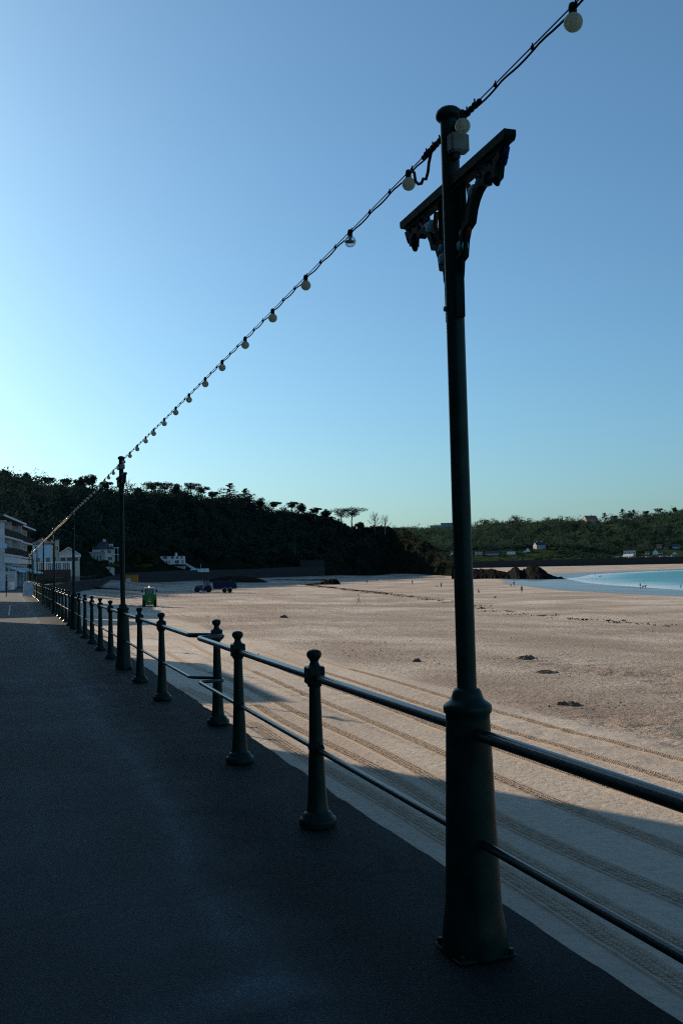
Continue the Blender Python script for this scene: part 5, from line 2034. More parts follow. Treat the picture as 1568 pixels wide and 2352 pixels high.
# tyre tracks: pressed strips with lugs standing in them
tr_n = 0
for (u0, amp, ph, v_end, lb) in ((15.3, 0.10, 0.3, 62, None), (13.62, 0.10, 0.5, 60, None), (12.05, 0.12, 1.4, 55, None), (10.35, 0.14, 2.2, 70, None), (8.75, 0.2, 3.0, 60, None), (7.75, 0.3, 3.6, 34, None), (6.75, 0.25, 4.4, 30, None)):
    vv = np.concatenate([np.arange(5, 40, 0.12), np.arange(40, v_end, 0.4)])
    c = u0 + amp * np.sin(vv / 7.0 + ph) + 0.5 * amp * np.sin(vv / 2.9 + ph * 2)
    if u0 > 9:
        c = c + 0.012 * np.maximum(vv - 36, 0) ** 1.3 * (0.5 if u0 > 12 else 1)
    else:
        c = c + 0.05 * np.maximum(16 - vv, 0)
    w = 0.17
    offs = np.array([-w - 0.09, -w - 0.03, -w, -w + 0.03, 0, w - 0.03, w, w + 0.03, w + 0.09])
    hts = np.array([-0.02, 0.014, 0.012, 0.004, 0.004, 0.004, 0.012, 0.014, -0.02])
    OO, VV = np.meshgrid(offs, vv, indexing='ij')
    CCc = np.broadcast_to(c, VV.shape)
    U = CCc + OO
    Z = beach_z(U, VV) + hts[:, None] + 0.006
    Vt = np.stack([U.ravel(), VV.ravel(), Z.ravel()], 1)
    nvv = len(vv)
    i, j = np.meshgrid(np.arange(len(offs) - 1), np.arange(nvv - 1), indexing='ij')
    a = (i * nvv + j).ravel()
    Fs = [np.stack([a, a + nvv, a + nvv + 1, a + 1], 1)]
    Vs = [Vt]
    base = len(Vt)
    ls = np.arange(5.05, min(v_end, 46), 0.085)
    for row in range(3):
        lc = np.interp(ls, vv, c) + (row - 1) * 0.105 + RNG.uniform(-.006, .006, len(ls))
        lv = ls + (0.042 if row % 2 else 0)
        lz = beach_z(lc, lv) + 0.006
        hw, hl2, hh = 0.04, 0.026, 0.02 + RNG.uniform(-.008, .005, len(ls))
        sk = 0.02 * (row - 1)
        cor = [(-hw, -hl2 - sk), (hw, -hl2 + sk), (hw, hl2 + sk), (-hw, hl2 - sk)]
        bot = [np.stack([lc + p, lv + q, lz], 1) for p, q in cor]
        top = [np.stack([lc + p * 0.7, lv + q * 0.7, lz + hh], 1) for p, q in cor]
        Vq = np.stack(bot + top, 1).reshape(-1, 3)
        k8 = np.arange(len(ls))[:, None] * 8 + base
        for f_ in ((4, 5, 6, 7), (0, 1, 5, 4), (1, 2, 6, 5), (2, 3, 7, 6), (3, 0, 4, 7)):
            Fs.append(k8 + np.array(f_)[None, :])
        Vs.append(Vq)
        base += len(Vq)
    tag(npmesh('tyre_track', np.concatenate(Vs), np.concatenate(Fs), 'track'), kind='structure')

# wrack: seaweed thrown up along the last tide
WR = [(690, 1341.5), (714, 1344.5), (750, 1349), (790, 1353.5), (815, 1356), (850, 1359.5), (885, 1364), (920, 1369), (960, 1373), (1000, 1379), (1030, 1382), (1090, 1392), (1137, 1405), (1155, 1405.5), (1200, 1411), (1240, 1414), (1280, 1420), (1330, 1424), (1370, 1427), (1395, 1427), (1430, 1432), (1480, 1434), (1520, 1438), (1568, 1439)]
WP = np.array([beach_at(*q) for q in WR])
r_ = np.random.default_rng(12)
Vs, n = [], 0
cs = []
for i in range(len(WP) - 1):
    L = np.linalg.norm(WP[i + 1] - WP[i])
    k = max(2, int(L * 1.1))
    dense = [1.3, 1.5, 1.5, 1.6, 1.6, 1.4, 1.1, 1.0, .8, .6, .4, .5, .5, .7, .6, .7, .9, 1.3, 1.5, .8, .9, .9, 1.2][i]
    for q in range(int(k * dense)):
        t = r_.uniform()
        p = WP[i] * (1 - t) + WP[i + 1] * t + np.append(r_.normal(0, .9, 2), 0)
        m_ = r_.integers(6, 26)
        sp = r_.uniform(.15, .55)
        pts = p + np.stack([r_.normal(0, sp * 1.6, m_), r_.normal(0, sp, m_), np.zeros(m_)], 1)
        cs.append(pts)
C = np.concatenate(cs)
C[:, 2] = beach_z(C[:, 0], C[:, 1]) + r_.uniform(0.0, 0.1, len(C))
V, F = leaf_quads(C, r_.uniform(.1, .3, len(C)), 1, 3, 0.5)
tag(npmesh('seaweed', V, F, 'weed'), 'broken dark line of seaweed left along the sand by the tide', 'seaweed', kind='stuff')
# scattered dark debris and trampled patches on the dry sand
cs = []
for (x, y, sx, nn) in [(665, 1383, 3, 60), (815, 1443, 4, 120), (830, 1500, 5, 260), (752, 1478, 4, 160), (935, 1520, 3, 60), (1000, 1513, 4, 120), (1270, 1548, 4, 120), (1305, 1620, 2.4, 90), (620, 1386, 2, 30), (1240, 1512, 2, 120), (1500, 1409, 4, 120), (1540, 1452, 4, 90), (900, 1478, 3, 60), (1330, 1454, 3, 50), (1130, 1450, 3, 40), (700, 1432, 3, 60), (545, 1377, 4, 60), (650, 1400, 3, 40), (760, 1400, 3, 40), (800, 1411, 4, 60), (1100, 1468, 3, 50)]:
    nn = nn // 2 + 4
    P = beach_at(x, y)
    cs.append(P + np.stack([r_.normal(0, sx * .55, nn), r_.normal(0, sx * .32, nn), np.zeros(nn)], 1))
C = np.concatenate(cs)
C[:, 2] = beach_z(C[:, 0], C[:, 1]) + r_.uniform(0.0, 0.05, len(C))
V, F = leaf_quads(C, r_.uniform(.03, .12, len(C)), 1, 4, 0.6)
tag(npmesh('beach_debris', V, F, 'weed'), 'scattered scraps of dried seaweed lying on the trampled sand', 'seaweed', kind='stuff')


def lump(name, P, size, label, cat, m, group=None, seed=1, pts=3, rz=0.0, spikes=0.35, kind=None):
    """rough rock or sand heap: a displaced dome of real thickness"""
    nu, nv_ = 40, 16
    th, ph = np.meshgrid(np.linspace(0, 2 * np.pi, nu, endpoint=False), np.linspace(0, 1, nv_), indexing='ij')
    r_ = np.cos(ph * np.pi / 2) ** 0.6
    x = np.cos(th) * r_ * size[0] / 2
    y = np.sin(th) * r_ * size[1] / 2
    z = np.sin(ph * np.pi / 2) * size[2]
    s_ = max(size) * 0.16
    d = fbm(x / s_ + seed * 3.3, y / s_ + z / s_ * 1.3, seed, 4)
    z = z * (1 + spikes * d * 1.8) - 0.15 * size[2]
    x = x * (1 + spikes * 0.7 * fbm(z / s_ + 5, th * 1.3, seed + 3, 3))
    V = np.stack([x.ravel(), y.ravel(), z.ravel()], 1)
    i, j = np.meshgrid(np.arange(nu), np.arange(nv_ - 1), indexing='ij')
    i2 = (i + 1) % nu
    F = np.stack([(i * nv_ + j).ravel(), (i2 * nv_ + j).ravel(), (i2 * nv_ + j + 1).ravel(), (i * nv_ + j + 1).ravel()], 1)
    o = npmesh(name, V, F, m, False)
    o.location = [float(q) for q in P]
    o.rotation_euler.z = rz
    return tag(o, label, cat, group, kind)


def rock_ridge(name, prof, D0, D1, thick, label, m='rock', seed=2, group=None):
    """outcrop whose crest follows (x, y) picture points; depth runs from D0 to D1; real width and irregular faces"""
    n = 150
    px = np.interp(np.linspace(0, 1, n), np.linspace(0, 1, len(prof)), [q[0] for q in prof])
    px = np.linspace(prof[0][0], prof[-1][0], n)
    py = np.interp(px, [q[0] for q in prof], [q[1] for q in prof])
    Ds = np.interp(px, [prof[0][0], prof[-1][0]], [D0, D1])
    V = []
    k = 25
    for a in range(n):
        P = atd(px[a], py[a], Ds[a])
        g = bz(P[0], P[1]) - 0.6
        h = max(0.3, P[2] - g)
        for b in range(k):
            t = b / (k - 1) * 2 - 1
            rr_ = thick * (0.35 + 0.65 * min(1, h / 6))
            off = t * rr_
            hz_ = h * (1 - abs(t) ** 1.5)
            nn = fbm(np.array([px[a] * 0.22]), np.array([t * 5.0 + seed]), seed, 5)[0]
            hz_ = hz_ * (0.93 + 0.3 * nn * (abs(t) > 0.05))
            q = P[:2] + HF * (off + nn * 1.6)
            V.append((q[0], q[1], g + max(0, hz_)))
    i, j = np.meshgrid(np.arange(n - 1), np.arange(k - 1), indexing='ij')
    a = (i * k + j).ravel()
    o = npmesh(name, np.array(V), np.stack([a, a + k, a + k + 1, a + 1], 1), m, False)
    return tag(o, label, 'rock', group)


GR = 'dark rocks on the beach'
rock_ridge('rock_outcrop', [(1040, 1290), (1060, 1302), (1090, 1305), (1112, 1307), (1130, 1306), (1155, 1311), (1167, 1314), (1176, 1306), (1178, 1300), (1187, 1300), (1192, 1307), (1200, 1309), (1207, 1307), (1210, 1300), (1216, 1297.5), (1226, 1297), (1235, 1300), (1242, 1304), (1250, 1308), (1256, 1315), (1268, 1321), (1280, 1325), (1289, 1324), (1294, 1328), (1308, 1330.5), (1313, 1333)], 432, 395, 9,
           'long jagged dark rock spine running out from the headland to the water', group=GR)
rock_ridge('rock_outcrop', [(700, 1341.5), (712, 1340), (732, 1338.5), (744, 1334), (752, 1331), (760, 1329), (770, 1328.5), (776, 1331), (782, 1341.5)], 372, 366, 4,
           'low dark rock on the sand with a sloping left tail, in front of the headland', seed=5, group=GR)
rock_ridge('rock_outcrop', [(575, 1335), (600, 1331.5), (640, 1330.5), (690, 1331), (745, 1330), (760, 1333)], 470, 460, 5, 'thin line of low dark rocks at the foot of the shaded wall', seed=8, group=GR)
rock_ridge('seaweed_mound', [(462, 1336), (490, 1328), (520, 1323), (560, 1323), (590, 1327), (614, 1336)], 412, 420, 8, 'broad dark mound behind the blue tractor and trailer', seed=9, group=GR, m='weed')
GM = 'small heaps of sand on the beach'
for (x, y, w, h, lb) in ((1208, 1514, 1.1, .13, 'small dark sand heap on the beach right of the tall pole'), (1306, 1620, 0.9, .12, 'sand heap with a bluish shadowed hollow nearest the railing'),
                         (957, 1521, .6, .14, 'tiny sand mound left of the tall pole'), (652, 1419, .9, .3, 'tiny pointed mound on the sand beyond the bent railing'), (1248, 1545, 1.5, .09, 'long flat sand heap right of the tall pole')):
    P = beach_at(x, y)
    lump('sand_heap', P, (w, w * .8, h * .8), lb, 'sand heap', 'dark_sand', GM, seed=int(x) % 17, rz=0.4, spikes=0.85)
# two shaded lumps by the far wall
P = beach_at(560, 1341)


# ------------------------------------------------------------------ vehicles
def wheel(parent, x, y, r_, w, rimr, axis='y'):
    t = MB()
    prof = [(rimr, -w / 2), (r_ * 0.96, -w / 2), (r_, -w * 0.36), (r_, w * 0.36), (r_ * 0.96, w / 2), (rimr, w / 2)]
    t.lathe(prof, 28, (x, y, r_), 0, True, axis)
    for k in range(18):
        a = 2 * math.pi * k / 18
        if axis == 'y':
            t.box((x + math.cos(a) * r_, y + (w * .2 if k % 2 else -w * .2), r_ + math.sin(a) * r_), (0.09, w * 0.5, 0.09))
    o = t.build('wheel', 'tyre', parent)
    m = MB()
    m.lathe([(rimr, -w * 0.3), (rimr, w * 0.3)], 24, (x, y, r_), 0, True, axis)
    m.lathe([(rimr * 0.35, -w * 0.42), (rimr * 0.35, w * 0.42)], 12, (x, y, r_), 0, True, axis)
    m.build('rim', 'rim', o)
    return o


# blue tractor, side on, heading left
P0 = beach_at(479, 1360.5)
kx = depth_of(P0) / FPX          # metres per picture unit there
vr = FACE - math.atan((495 - 784) / FPX)
tt_ = thing('tractor', P0, 'blue tractor with a dark cab, seen side on, pulling a trailer across the sand', 'tractor', None, vr)
wheel(tt_, 0, -0.85, 0.86, 0.5, 0.46)
wheel(tt_, 0, 0.85, 0.86, 0.5, 0.46)
wheel(tt_, -2.95, -0.8, 0.64, 0.42, 0.34)
wheel(tt_, -2.95, 0.8, 0.64, 0.42, 0.34)
m = MB()
m.prism([(-3.6, 1.05), (-3.55, 1.55), (-3.2, 1.8), (-1.5, 1.98), (-1.45, 0.95), (-2.2, 0.8)], -0.42, 0.42, 'xz')
m.prism([(-3.75, 0.72), (-3.75, 1.0), (-1.4, 1.0), (-0.3, 0.75), (-0.3, 0.5), (-1.4, 0.55)], -0.3, 0.3, 'xz')
m.build('bonnet', 'tblue', tt_)
m = MB()
m.prism([(-0.95, 1.35), (-0.75, 1.72), (-0.2, 1.92), (0.5, 1.86), (0.85, 1.5), (0.85, 1.35), (0.5, 1.68), (-0.2, 1.76), (-0.65, 1.58)], -1.12, -0.55, 'xz')
m.prism([(-0.95, 1.35), (-0.75, 1.72), (-0.2, 1.92), (0.5, 1.86), (0.85, 1.5), (0.85, 1.35), (0.5, 1.68), (-0.2, 1.76), (-0.65, 1.58)], 0.55, 1.12, 'xz')
m.build('mudguard', 'tblue', tt_)
m = MB()
m.box((-0.45, 0, 1.2), (1.6, 1.0, 0.6))
m.box((-0.5, 0, 3.08), (1.75, 1.5, 0.16))
for xx in (-1.2, -0.45, 0.3):
    for yy in (-0.66, 0.66):
        m.box((xx, yy, 2.2), (0.09, 0.09, 1.7))
cbn = m.build('cab', 'black', tt_)
m = MB()
for yy in (-0.655, 0.655):
    m.box((-0.45, yy, 2.3), (1.4, 0.03, 1.4))
m.box((-1.2, 0, 2.3), (0.03, 1.2, 1.4))
m.box((0.3, 0, 2.3), (0.03, 1.2, 1.4))
m.build('cab_glass', 'teal_glass', cbn)
m = MB()
m.box((-0.3, 0, 1.85), (0.5, 0.5, 0.6))
m.build('seat', 'black', cbn)
m = MB()
m.lathe([(0.06, 1.9), (0.06, 3.05), (0.075, 3.1)], 10, (-1.42, 0.38, 0))
m.build('exhaust_pipe', 'rim', tt_)
m = MB()
m.box((-3.85, 0, 1.1), (0.2, 0.9, 0.35))
m.tube([(-3.8, -.3, 1.2), (-4.05, -.3, 1.5), (-4.1, -.3, 1.85)], 0.05, 6)
m.tube([(-3.8, .3, 1.2), (-4.05, .3, 1.5), (-4.1, .3, 1.85)], 0.05, 6)
m.build('front_linkage', 'rim', tt_)
m = MB()
m.box((-1.25, -0.75, 0.55), (0.5, 0.4, 0.3))
m.box((-1.3, -0.72, 0.2), (0.9, 0.35, 0.16))
m.build('step', 'black', tt_)
MB().lathe([(0.07, 3.16), (0.07, 3.28), (0.03, 3.32)], 10, (0.25, 0.5, 0)).build('beacon', 'red', tt_)

P1 = beach_at(521, 1360.8)
tl = thing('trailer', P1, 'dark blue high sided trailer on twin axles behind the blue tractor', 'trailer', None, vr)
for xx in (-0.6, 0.75):
    for yy in (-0.9, 0.9):
        wheel(tl, xx, yy, 0.6, 0.42, 0.2)
m = MB()
m.prism([(-3.6, 1.15), (-3.7, 2.85), (-3.45, 3.0), (2.15, 3.0), (2.3, 2.6), (2.75, 1.15)], -1.2, 1.2, 'xz')
for k in range(7):
    m.box((-3.3 + k * 0.92, 0, 2.1), (0.09, 2.5, 1.72))
m.tube([(-3.6, -1.2, 2.95), (2.1, -1.2, 2.95)], 0.09, 8)
m.tube([(-3.6, 1.2, 2.95), (2.1, 1.2, 2.95)], 0.09, 8)
m.box((1.2, 0, 3.06), (0.5, 2.2, 0.16))
m.box((2.55, 0, 1.9), (0.12, 2.45, 1.5))
m.build('body', 'tdark', tl)
m = MB()
m.box((-0.6, 0, 1.02), (6.2, 0.8, 0.2))
m.box((-4.6, 0, 0.75), (2.4, 0.14, 0.16))
m.tube([(-3.6, 0, 1.0), (-4.4, 0, 0.78)], 0.07, 6)
m.tube([(-3.7, 0, 2.3), (-4.3, 0.1, 1.6), (-5.2, 0.1, 1.4)], 0.03, 6)
m.build('drawbar', 'rim', tl)
m = MB()
for xx in (-0.6, 0.75):
    for yy in (-1.06, 1.06):
        m.prism([(xx - 0.66, 1.0), (xx - 0.5, 1.28), (xx + 0.5, 1.28), (xx + 0.66, 1.0), (xx + 0.58, 1.0), (xx + 0.45, 1.2), (xx - 0.45, 1.2), (xx - 0.58, 1.0)], yy - 0.2, yy + 0.2, 'xz')
m.build('wheel_arch', 'rim', tl)

# green beach tractor seen from behind, front away from the camera (local +y)
PG = beach_at(343.5, 1394)
kg = depth_of(PG) / FPX
gt = thing('green_tractor', PG, 'green beach cleaning tractor seen from behind, amber beacon lit on its cab', 'tractor', None, FACE - math.atan((343 - 784) / FPX))
W_ = 33 * kg
for sx in (-1, 1):
    wheel_x = sx * (W_ / 2 - 0.24)
    t = MB()
    t.lathe([(0.36, -0.22), (0.7, -0.22), (0.74, -0.15), (0.74, 0.15), (0.7, 0.22), (0.36, 0.22)], 26, (wheel_x, 0.75, 0.74), 0, True, 'x')
    for k in range(18):
        a = 2 * math.pi * k / 18
        t.box((wheel_x, 0.75 + math.cos(a) * 0.74, 0.74 + math.sin(a) * 0.74), (0.4, 0.09, 0.09))
    o = t.build('wheel', 'tyre', gt)
    MB().lathe([(0.36, -0.18), (0.36, 0.18)], 20, (wheel_x, 0.75, 0.74), 0, True, 'x').build('rim', 'rim', o)
    t = MB()
    t.lathe([(0.28, -0.18), (0.5, -0.18), (0.52, -0.1), (0.52, 0.1), (0.5, 0.18), (0.28, 0.18)], 22, (wheel_x * 0.92, 2.9, 0.52), 0, True, 'x')
    o = t.build('wheel', 'tyre', gt)
    MB().lathe([(0.28, -0.14), (0.28, 0.14)], 20, (wheel_x * 0.92, 2.9, 0.52), 0, True, 'x').build('rim', 'rim', o)
m = MB()
m.prism([(-W_ / 2 + 0.42, 0.3), (W_ / 2 - 0.42, 0.3), (W_ / 2 - 0.42, 0.9), (W_ / 2 - 0.16, 1.05), (W_ / 2 - 0.2, 1.75), (-W_ / 2 + 0.2, 1.75), (-W_ / 2 + 0.16, 1.05), (-W_ / 2 + 0.42, 0.9)], -0.35, 0.5, 'xz')
m.box((0, 0.1, 1.8), (W_ - 0.5, 0.8, 0.12))
m.box((0, 2.2, 1.15), (0.9, 2.2, 0.85))
for k in (-1, 1):
    m.box((k * 0.55, -0.37, 1.2), (0.05, 0.05, 0.9))
m.build('hopper', 'tgreen', gt)
m = MB()
for sx in (-1, 1):
    m.box((sx * (W_ / 2 - 0.14), 0.4, 1.45), (0.2, 1.3, 0.7))
m.build('mudguard', 'tgreen', gt)
cz0 = 1.8
m = MB()
for sx in (-1, 1):
    for yy in (0.35, 1.7):
        m.box((sx * (W_ / 2 - 0.5), yy, cz0 + 0.42), (0.09, 0.09, 0.95))
m.box((0, 1.0, cz0 + 0.02), (W_ - 0.9, 1.5, 0.1))
cbn = m.build('cab', 'black', gt)
m = MB()
m.bbox((0, 1.0, cz0 + 0.92), (W_ - 0.62, 1.75, 0.14), 0.03)
m.build('roof', 'rim', cbn)
m = MB()
m.box((0, 0.36, cz0 + 0.46), (W_ - 1.1, 0.03, 0.78))
for sx in (-1, 1):
    m.box((sx * (W_ / 2 - 0.5), 1.0, cz0 + 0.46), (0.03, 1.25, 0.78))
m.build('cab_glass', 'teal_glass', cbn)
m = MB()
m.lathe([(0.09, 0), (0.1, 0.1), (0.08, 0.2), (0.03, 0.24)], 12, (-0.05, 0.5, cz0 + 0.99))
m.build('beacon', 'beacon', cbn)
MB().lathe([(0.06, -0.03), (0.06, 0.0)], 10, (0.05, 0.33, cz0 + 0.15), 0, False, 'y').build('tail_lamp', 'red', gt)
for sx in (-1, 1):
    m = MB()
    m.tube([(sx * (W_ / 2 - 0.5), 0.9, cz0 + 0.75), (sx * (W_ / 2 - 0.05), 0.8, cz0 + 0.7)], 0.02, 5)
    m.box((sx * (W_ / 2 + 0.0), 0.78, cz0 + 0.5), (0.2, 0.06, 0.42))
    m.build('mirror', 'black', gt)
m = MB()
m.prism([(-0.22, 0.92), (0.22, 0.92), (0.08, 1.32), (-0.08, 1.32)], -0.40, -0.365, 'xz')
m.build('warning_triangle', 'red', gt)
MB().box((0.0, -0.38, 0.8), (0.3, 0.03, 0.13)).build('number_plate', 'white', gt)


# ------------------------------------------------------------------ people and dogs
def skin_mesh(name, verts, edges, radii, mats, matf, sub=1):
    me = bpy.data.meshes.new(name)
    me.from_pydata(verts, edges, [])
    o = bpy.data.objects.new(name, me)
    COL.objects.link(o)
    o.modifiers.new('skin', 'SKIN')
    sv = me.skin_vertices[0].data
    for i, r_ in enumerate(radii):
        sv[i].radius = (r_, r_) if not isinstance(r_, tuple) else r_
        sv[i].use_root = (i == 0)
    ss = o.modifiers.new('sub', 'SUBSURF')
    ss.levels = sub
    dg = bpy.context.evaluated_depsgraph_get()
    m2 = bpy.data.meshes.new_from_object(o.evaluated_get(dg))
    bpy.data.objects.remove(o)
    bpy.data.meshes.remove(me)
    m2.name = name
    m2.materials.clear()
    for q in mats:
        m2.materials.append(MT[q])
    for p in m2.polygons:
        p.material_index = matf(p.center)
        p.use_smooth = True
    o = bpy.data.objects.new(name, m2)
    COL.objects.link(o)
    return o


def person(P, h, rz, label, group, pose='stand', top='dark_cloth', low='dark_cloth', hem=0.28, crouch=0):
    """one continuous body in the pose; hem: height fraction below which skin shows"""
    s_ = h / 1.72
    st = {'stand': (0.0, 0.06, 0.02), 'walk': (0.34, 0.30, 0.16), 'step': (0.18, 0.16, 0.1)}[pose]
    f1, f2, am = st
    # joints (x = facing, y = sideways)
    v = [(0, 0, 0.92), (0.01, 0, 1.12), (0.02, 0, 1.32), (0.02, 0, 1.45), (0.03, 0, 1.53), (0.045, 0, 1.62), (0.035, 0, 1.70)]
    r_ = [0.125, (0.135, 0.10), (0.16, 0.11), (0.085, 0.07), 0.052, (0.08, 0.095), 0.055]
    e = [(0, 1), (1, 2), (2, 3), (3, 4), (4, 5), (5, 6)]

    def chain(root, pts, rad):
        q = root
        for p, a in zip(pts, rad):
            v.append(p)
            r_.append(a)
            e.append((q, len(v) - 1))
            q = len(v) - 1
    chain(0, [(0.02, 0.10, 0.86), (f1 * 0.55 + 0.04, 0.11, 0.5), (f1, 0.11, 0.09), (f1 + 0.05, 0.11, 0.035), (f1 + 0.16, 0.12, 0.03)], [0.095, 0.065, 0.042, 0.04, 0.032])
    chain(0, [(-0.01, -0.10, 0.86), (-f2 * 0.35 + 0.03, -0.11, 0.5), (-f2, -0.11, 0.10), (-f2 + 0.03, -0.11, 0.04), (-f2 + 0.14, -0.12, 0.03)], [0.095, 0.065, 0.042, 0.04, 0.032])
    for sg_, a in ((1, -am), (-1, am)):
        chain(2, [(0.02, sg_ * 0.19, 1.38), (0.02 + a * 0.5, sg_ * 0.24, 1.12), (0.05 + a * 1.3, sg_ * 0.25, 0.9), (0.07 + a * 1.6, sg_ * 0.25, 0.82)], [0.055, 0.042, 0.032, 0.036])
        w_ = len(v) - 1
        for k, (dx, dy, dz) in enumerate(((0.02, 0.018, -0.085), (0.008, 0.006, -0.095), (-0.006, -0.004, -0.09), (-0.02, -0.014, -0.075), (0.045, -0.01, -0.045))):
            p = v[w_]
            v.append((p[0] + dx, p[1] + dy * sg_, p[2] + dz))
            r_.append(0.009)
            e.append((w_, len(v) - 1))
    verts = [(a * s_, b * s_, c * s_) for a, b, c in v]
    rad = [tuple(q * s_ for q in a) if isinstance(a, tuple) else a * s_ for a in r_]

    def matf(c):
        z = c[2] / s_
        ay = abs(c[1] / s_)
        if z > 1.49:
            return 2 if (z > 1.64 or c[0] / s_ < 0.0) else 0
        if z > 0.88 and not (ay > 0.2 and z < 0.9):
            return 1
        if ay > 0.19:
            return 0
        return 3 if z > hem else 0
    body = skin_mesh('person', verts, e, rad, ['skin', top, 'hair', low], matf, 1)
    body.location = [float(q) for q in P]
    body.rotation_euler.z = rz
    tag(body, label, 'person', group)
    hr = MB()
    hr.ball((0.02 * s_, 0, 1.665 * s_), 0.1 * s_, 12, 0, (1.0, 0.92, 0.95))
    hr.build('hair', 'hair', body)
    fc = MB()
    fc.ball((0.13 * s_, 0, 1.61 * s_), 0.018 * s_, 6, 0, (1.1, 0.7, 1.2))
    fc.build('nose', 'skin', body)
    if low == 'skirt':
        pass
    return body


def dog(P, L, rz, label, group, sit=False):
    """L: body length"""
    h = L * 0.62
    if sit:
        v = [(0, 0, h * .45), (-L * .12, 0, h * .25), (L * .1, 0, h * .8), (L * .16, 0, h * 1.1), (L * .2, 0, h * 1.25), (L * .38, 0, h * 1.2)]
        r_ = [L * .17, L * .19, L * .14, L * .1, L * .11, L * .05]
        e = [(0, 1), (0, 2), (2, 3), (3, 4), (4, 5)]
    else:
        v = [(0, 0, h * .72), (-L * .38, 0, h * .72), (L * .3, 0, h * .74), (L * .46, 0, h * .95), (L * .55, 0, h * 1.1), (L * .74, 0, h * 1.05), (-L * .5, 0, h * .8), (-L * .68, 0, h * 1.0)]
        r_ = [L * .12, L * .12, L * .15, L * .085, L * .095, L * .045, L * .035, L * .015]
        e = [(0, 1), (0, 2), (2, 3), (3, 4), (4, 5), (1, 6), (6, 7)]

    def chain(root, pts, rad):
        q = root
        for p, a in zip(pts, rad):
            v.append(p)
            r_.append(a)
            e.append((q, len(v) - 1))
            q = len(v) - 1
    fx = L * (.3 if not sit else .16)
    for sg_ in (-1, 1):
        chain(2, [(fx, sg_ * L * .11, h * .5), (fx - L * .02 + sg_ * L * .04, sg_ * L * .1, h * .27), (fx + sg_ * L * .05, sg_ * L * .1, 0.02), (fx + L * .05 + sg_ * L * .05, sg_ * L * .1, 0.015)], [L * .06, L * .035, L * .03, L * .03])
        if sit:
            chain(1, [(L * .08, sg_ * L * .15, h * .3), (-L * .08, sg_ * L * .15, 0.04), (L * .06, sg_ * L * .15, 0.02)], [L * .08, L * .04, L * .035])
        else:
            chain(1, [(-L * .32, sg_ * L * .1, h * .5), (-L * .46 - sg_ * L * .04, sg_ * L * .1, h * .3), (-L * .42 - sg_ * L * .06, sg_ * L * .1, 0.02), (-L * .36 - sg_ * L * .06, sg_ * L * .1, 0.015)], [L * .08, L * .038, L * .03, L * .03])
        n0 = 4
        hd_ = v[n0]
        v.append((hd_[0] - L * .03, sg_ * L * .08, hd_[2] + L * .1))
        r_.append(L * .025)
        e.append((n0, len(v) - 1))
    o = skin_mesh('dog', v, e, r_, ['fur'], lambda c: 0, 1)
    o.location = [float(q) for q in P]
    o.rotation_euler.z = rz
    return tag(o, label, 'dog', group)


GPP = 'people walking on the beach'
RIGHT = math.atan2(HR[1], HR[0])
AWAY = math.atan2(HF[1], HF[0])


def put_person(x, y, hp, *a, **k):
    P = beach_at(x, y)
    return person(P, hp / FPX * depth_of(P), *a, **k)


put_person(823, 1388.5, 23, RIGHT, 'person in a pale dress striding across the middle of the sand, bare legs', GPP, 'walk', 'pale_cloth', 'pale_cloth', 0.62)
put_person(842, 1341, 10.5, AWAY, 'person in dark shorts far off by the seaweed line, in front of the headland', GPP, 'step', 'dark_cloth', 'dark_cloth', 0.45)
put_person(947, 1343.5, 11.5, AWAY + 0.5, 'person in dark clothes standing alone on the sand, left of the tall pole', GPP, 'step')
put_person(1013, 1350, 12, AWAY + 2.6, 'person in dark clothes on the sand close beside the tall pole', GPP, 'step')
put_person(1180, 1347, 12.5, AWAY + 3.0, 'person in a bright blue jacket walking a dog in front of the dark rocks', GPP, 'step', 'blue_cloth', 'dark_cloth', 0.1)
put_person(1198, 1362.5, 17.5, AWAY + 3.1, 'person in a dark blue coat with bare legs, nearest the wet sand edge', GPP, 'step', 'blue_cloth', 'dark_cloth', 0.55)
put_person(1470, 1351.5, 12.5, RIGHT + 0.4, 'person in dark clothes with a dog at the edge of the turquoise water', GPP, 'step', 'dark_cloth', 'dark_cloth', 0.45)
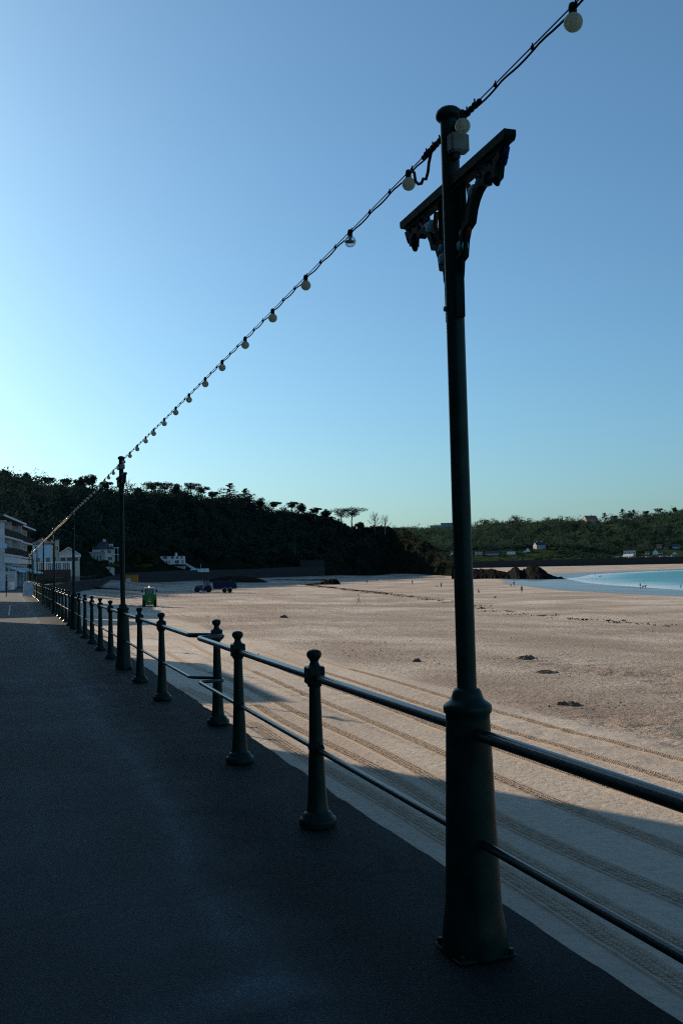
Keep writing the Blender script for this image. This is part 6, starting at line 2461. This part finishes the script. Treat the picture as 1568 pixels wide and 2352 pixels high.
put_person(1563, 1352.5, 9.5, RIGHT, 'person wading in the shallows at the right picture edge', GPP, 'step', 'dark_cloth', 'dark_cloth', 0.5)
put_person(1366, 1323, 5.5, RIGHT, 'tiny dark figure beyond the tip of the water, left one of two', GPP, 'step')
put_person(1411, 1319, 5.2, RIGHT, 'tiny dark figure on the far edge of the water, right one of two', GPP, 'step')
put_person(1512, 1312, 4.2, RIGHT, 'speck like figure on the far waterline, left of the last one', GPP, 'step')
put_person(1541, 1311, 4.2, RIGHT, 'speck like figure on the far waterline nearest the right edge', GPP, 'step')
GD = 'dogs on the beach'
P = beach_at(1099, 1361.5)
dog(P, 0.85, AWAY + 0.2, 'dark dog sitting alone on the sand just right of the tall pole', GD, True)
P = beach_at(1173, 1346.5)
dog(P, 0.8, AWAY + 2.8, 'dark dog on a lead beside the person in the bright blue jacket', GD)
P = beach_at(1479, 1350.5)
dog(P, 0.95, RIGHT, 'dark dog walking right of the person at the turquoise water', GD)
P = beach_at(865, 1334.5)
dog(P, 0.8, RIGHT, 'small dark dog running on the far sand in front of the headland', GD)
P = beach_at(1003, 1348.5)
dog(P, 0.6, RIGHT + 3.1, 'small dog left of the person close beside the tall pole', GD)
P = beach_at(1378, 1326)
dog(P, 1.0, RIGHT, 'tiny dog between the two figures beyond the tip of the water', GD)
P = beach_at(1136.5, 1374)
bd = MB()
bd.ball((0, 0, 0.2), 0.13, 12, 0, (1.6, 0.9, 0.9))
bd.ball((0.2, 0, 0.34), 0.07, 10, 0, (1.1, 0.9, 0.9))
bd.prism([(0.25, 0.33), (0.36, 0.31), (0.25, 0.30)], -0.015, 0.015, 'xz')
bd.prism([(-0.15, 0.2), (-0.4, 0.16), (-0.15, 0.14)], -0.05, 0.05, 'xz')
for q in (-1, 1):
    bd.tube([(0.02, q * 0.05, 0.12), (0.02, q * 0.05, 0.0), (0.07, q * 0.06, 0.0)], 0.012, 5)
gb = bd.build('gull', 'fur', None, P, RIGHT)
tag(gb, 'small dark gull standing on the sand below the person in the dark coat', 'bird')
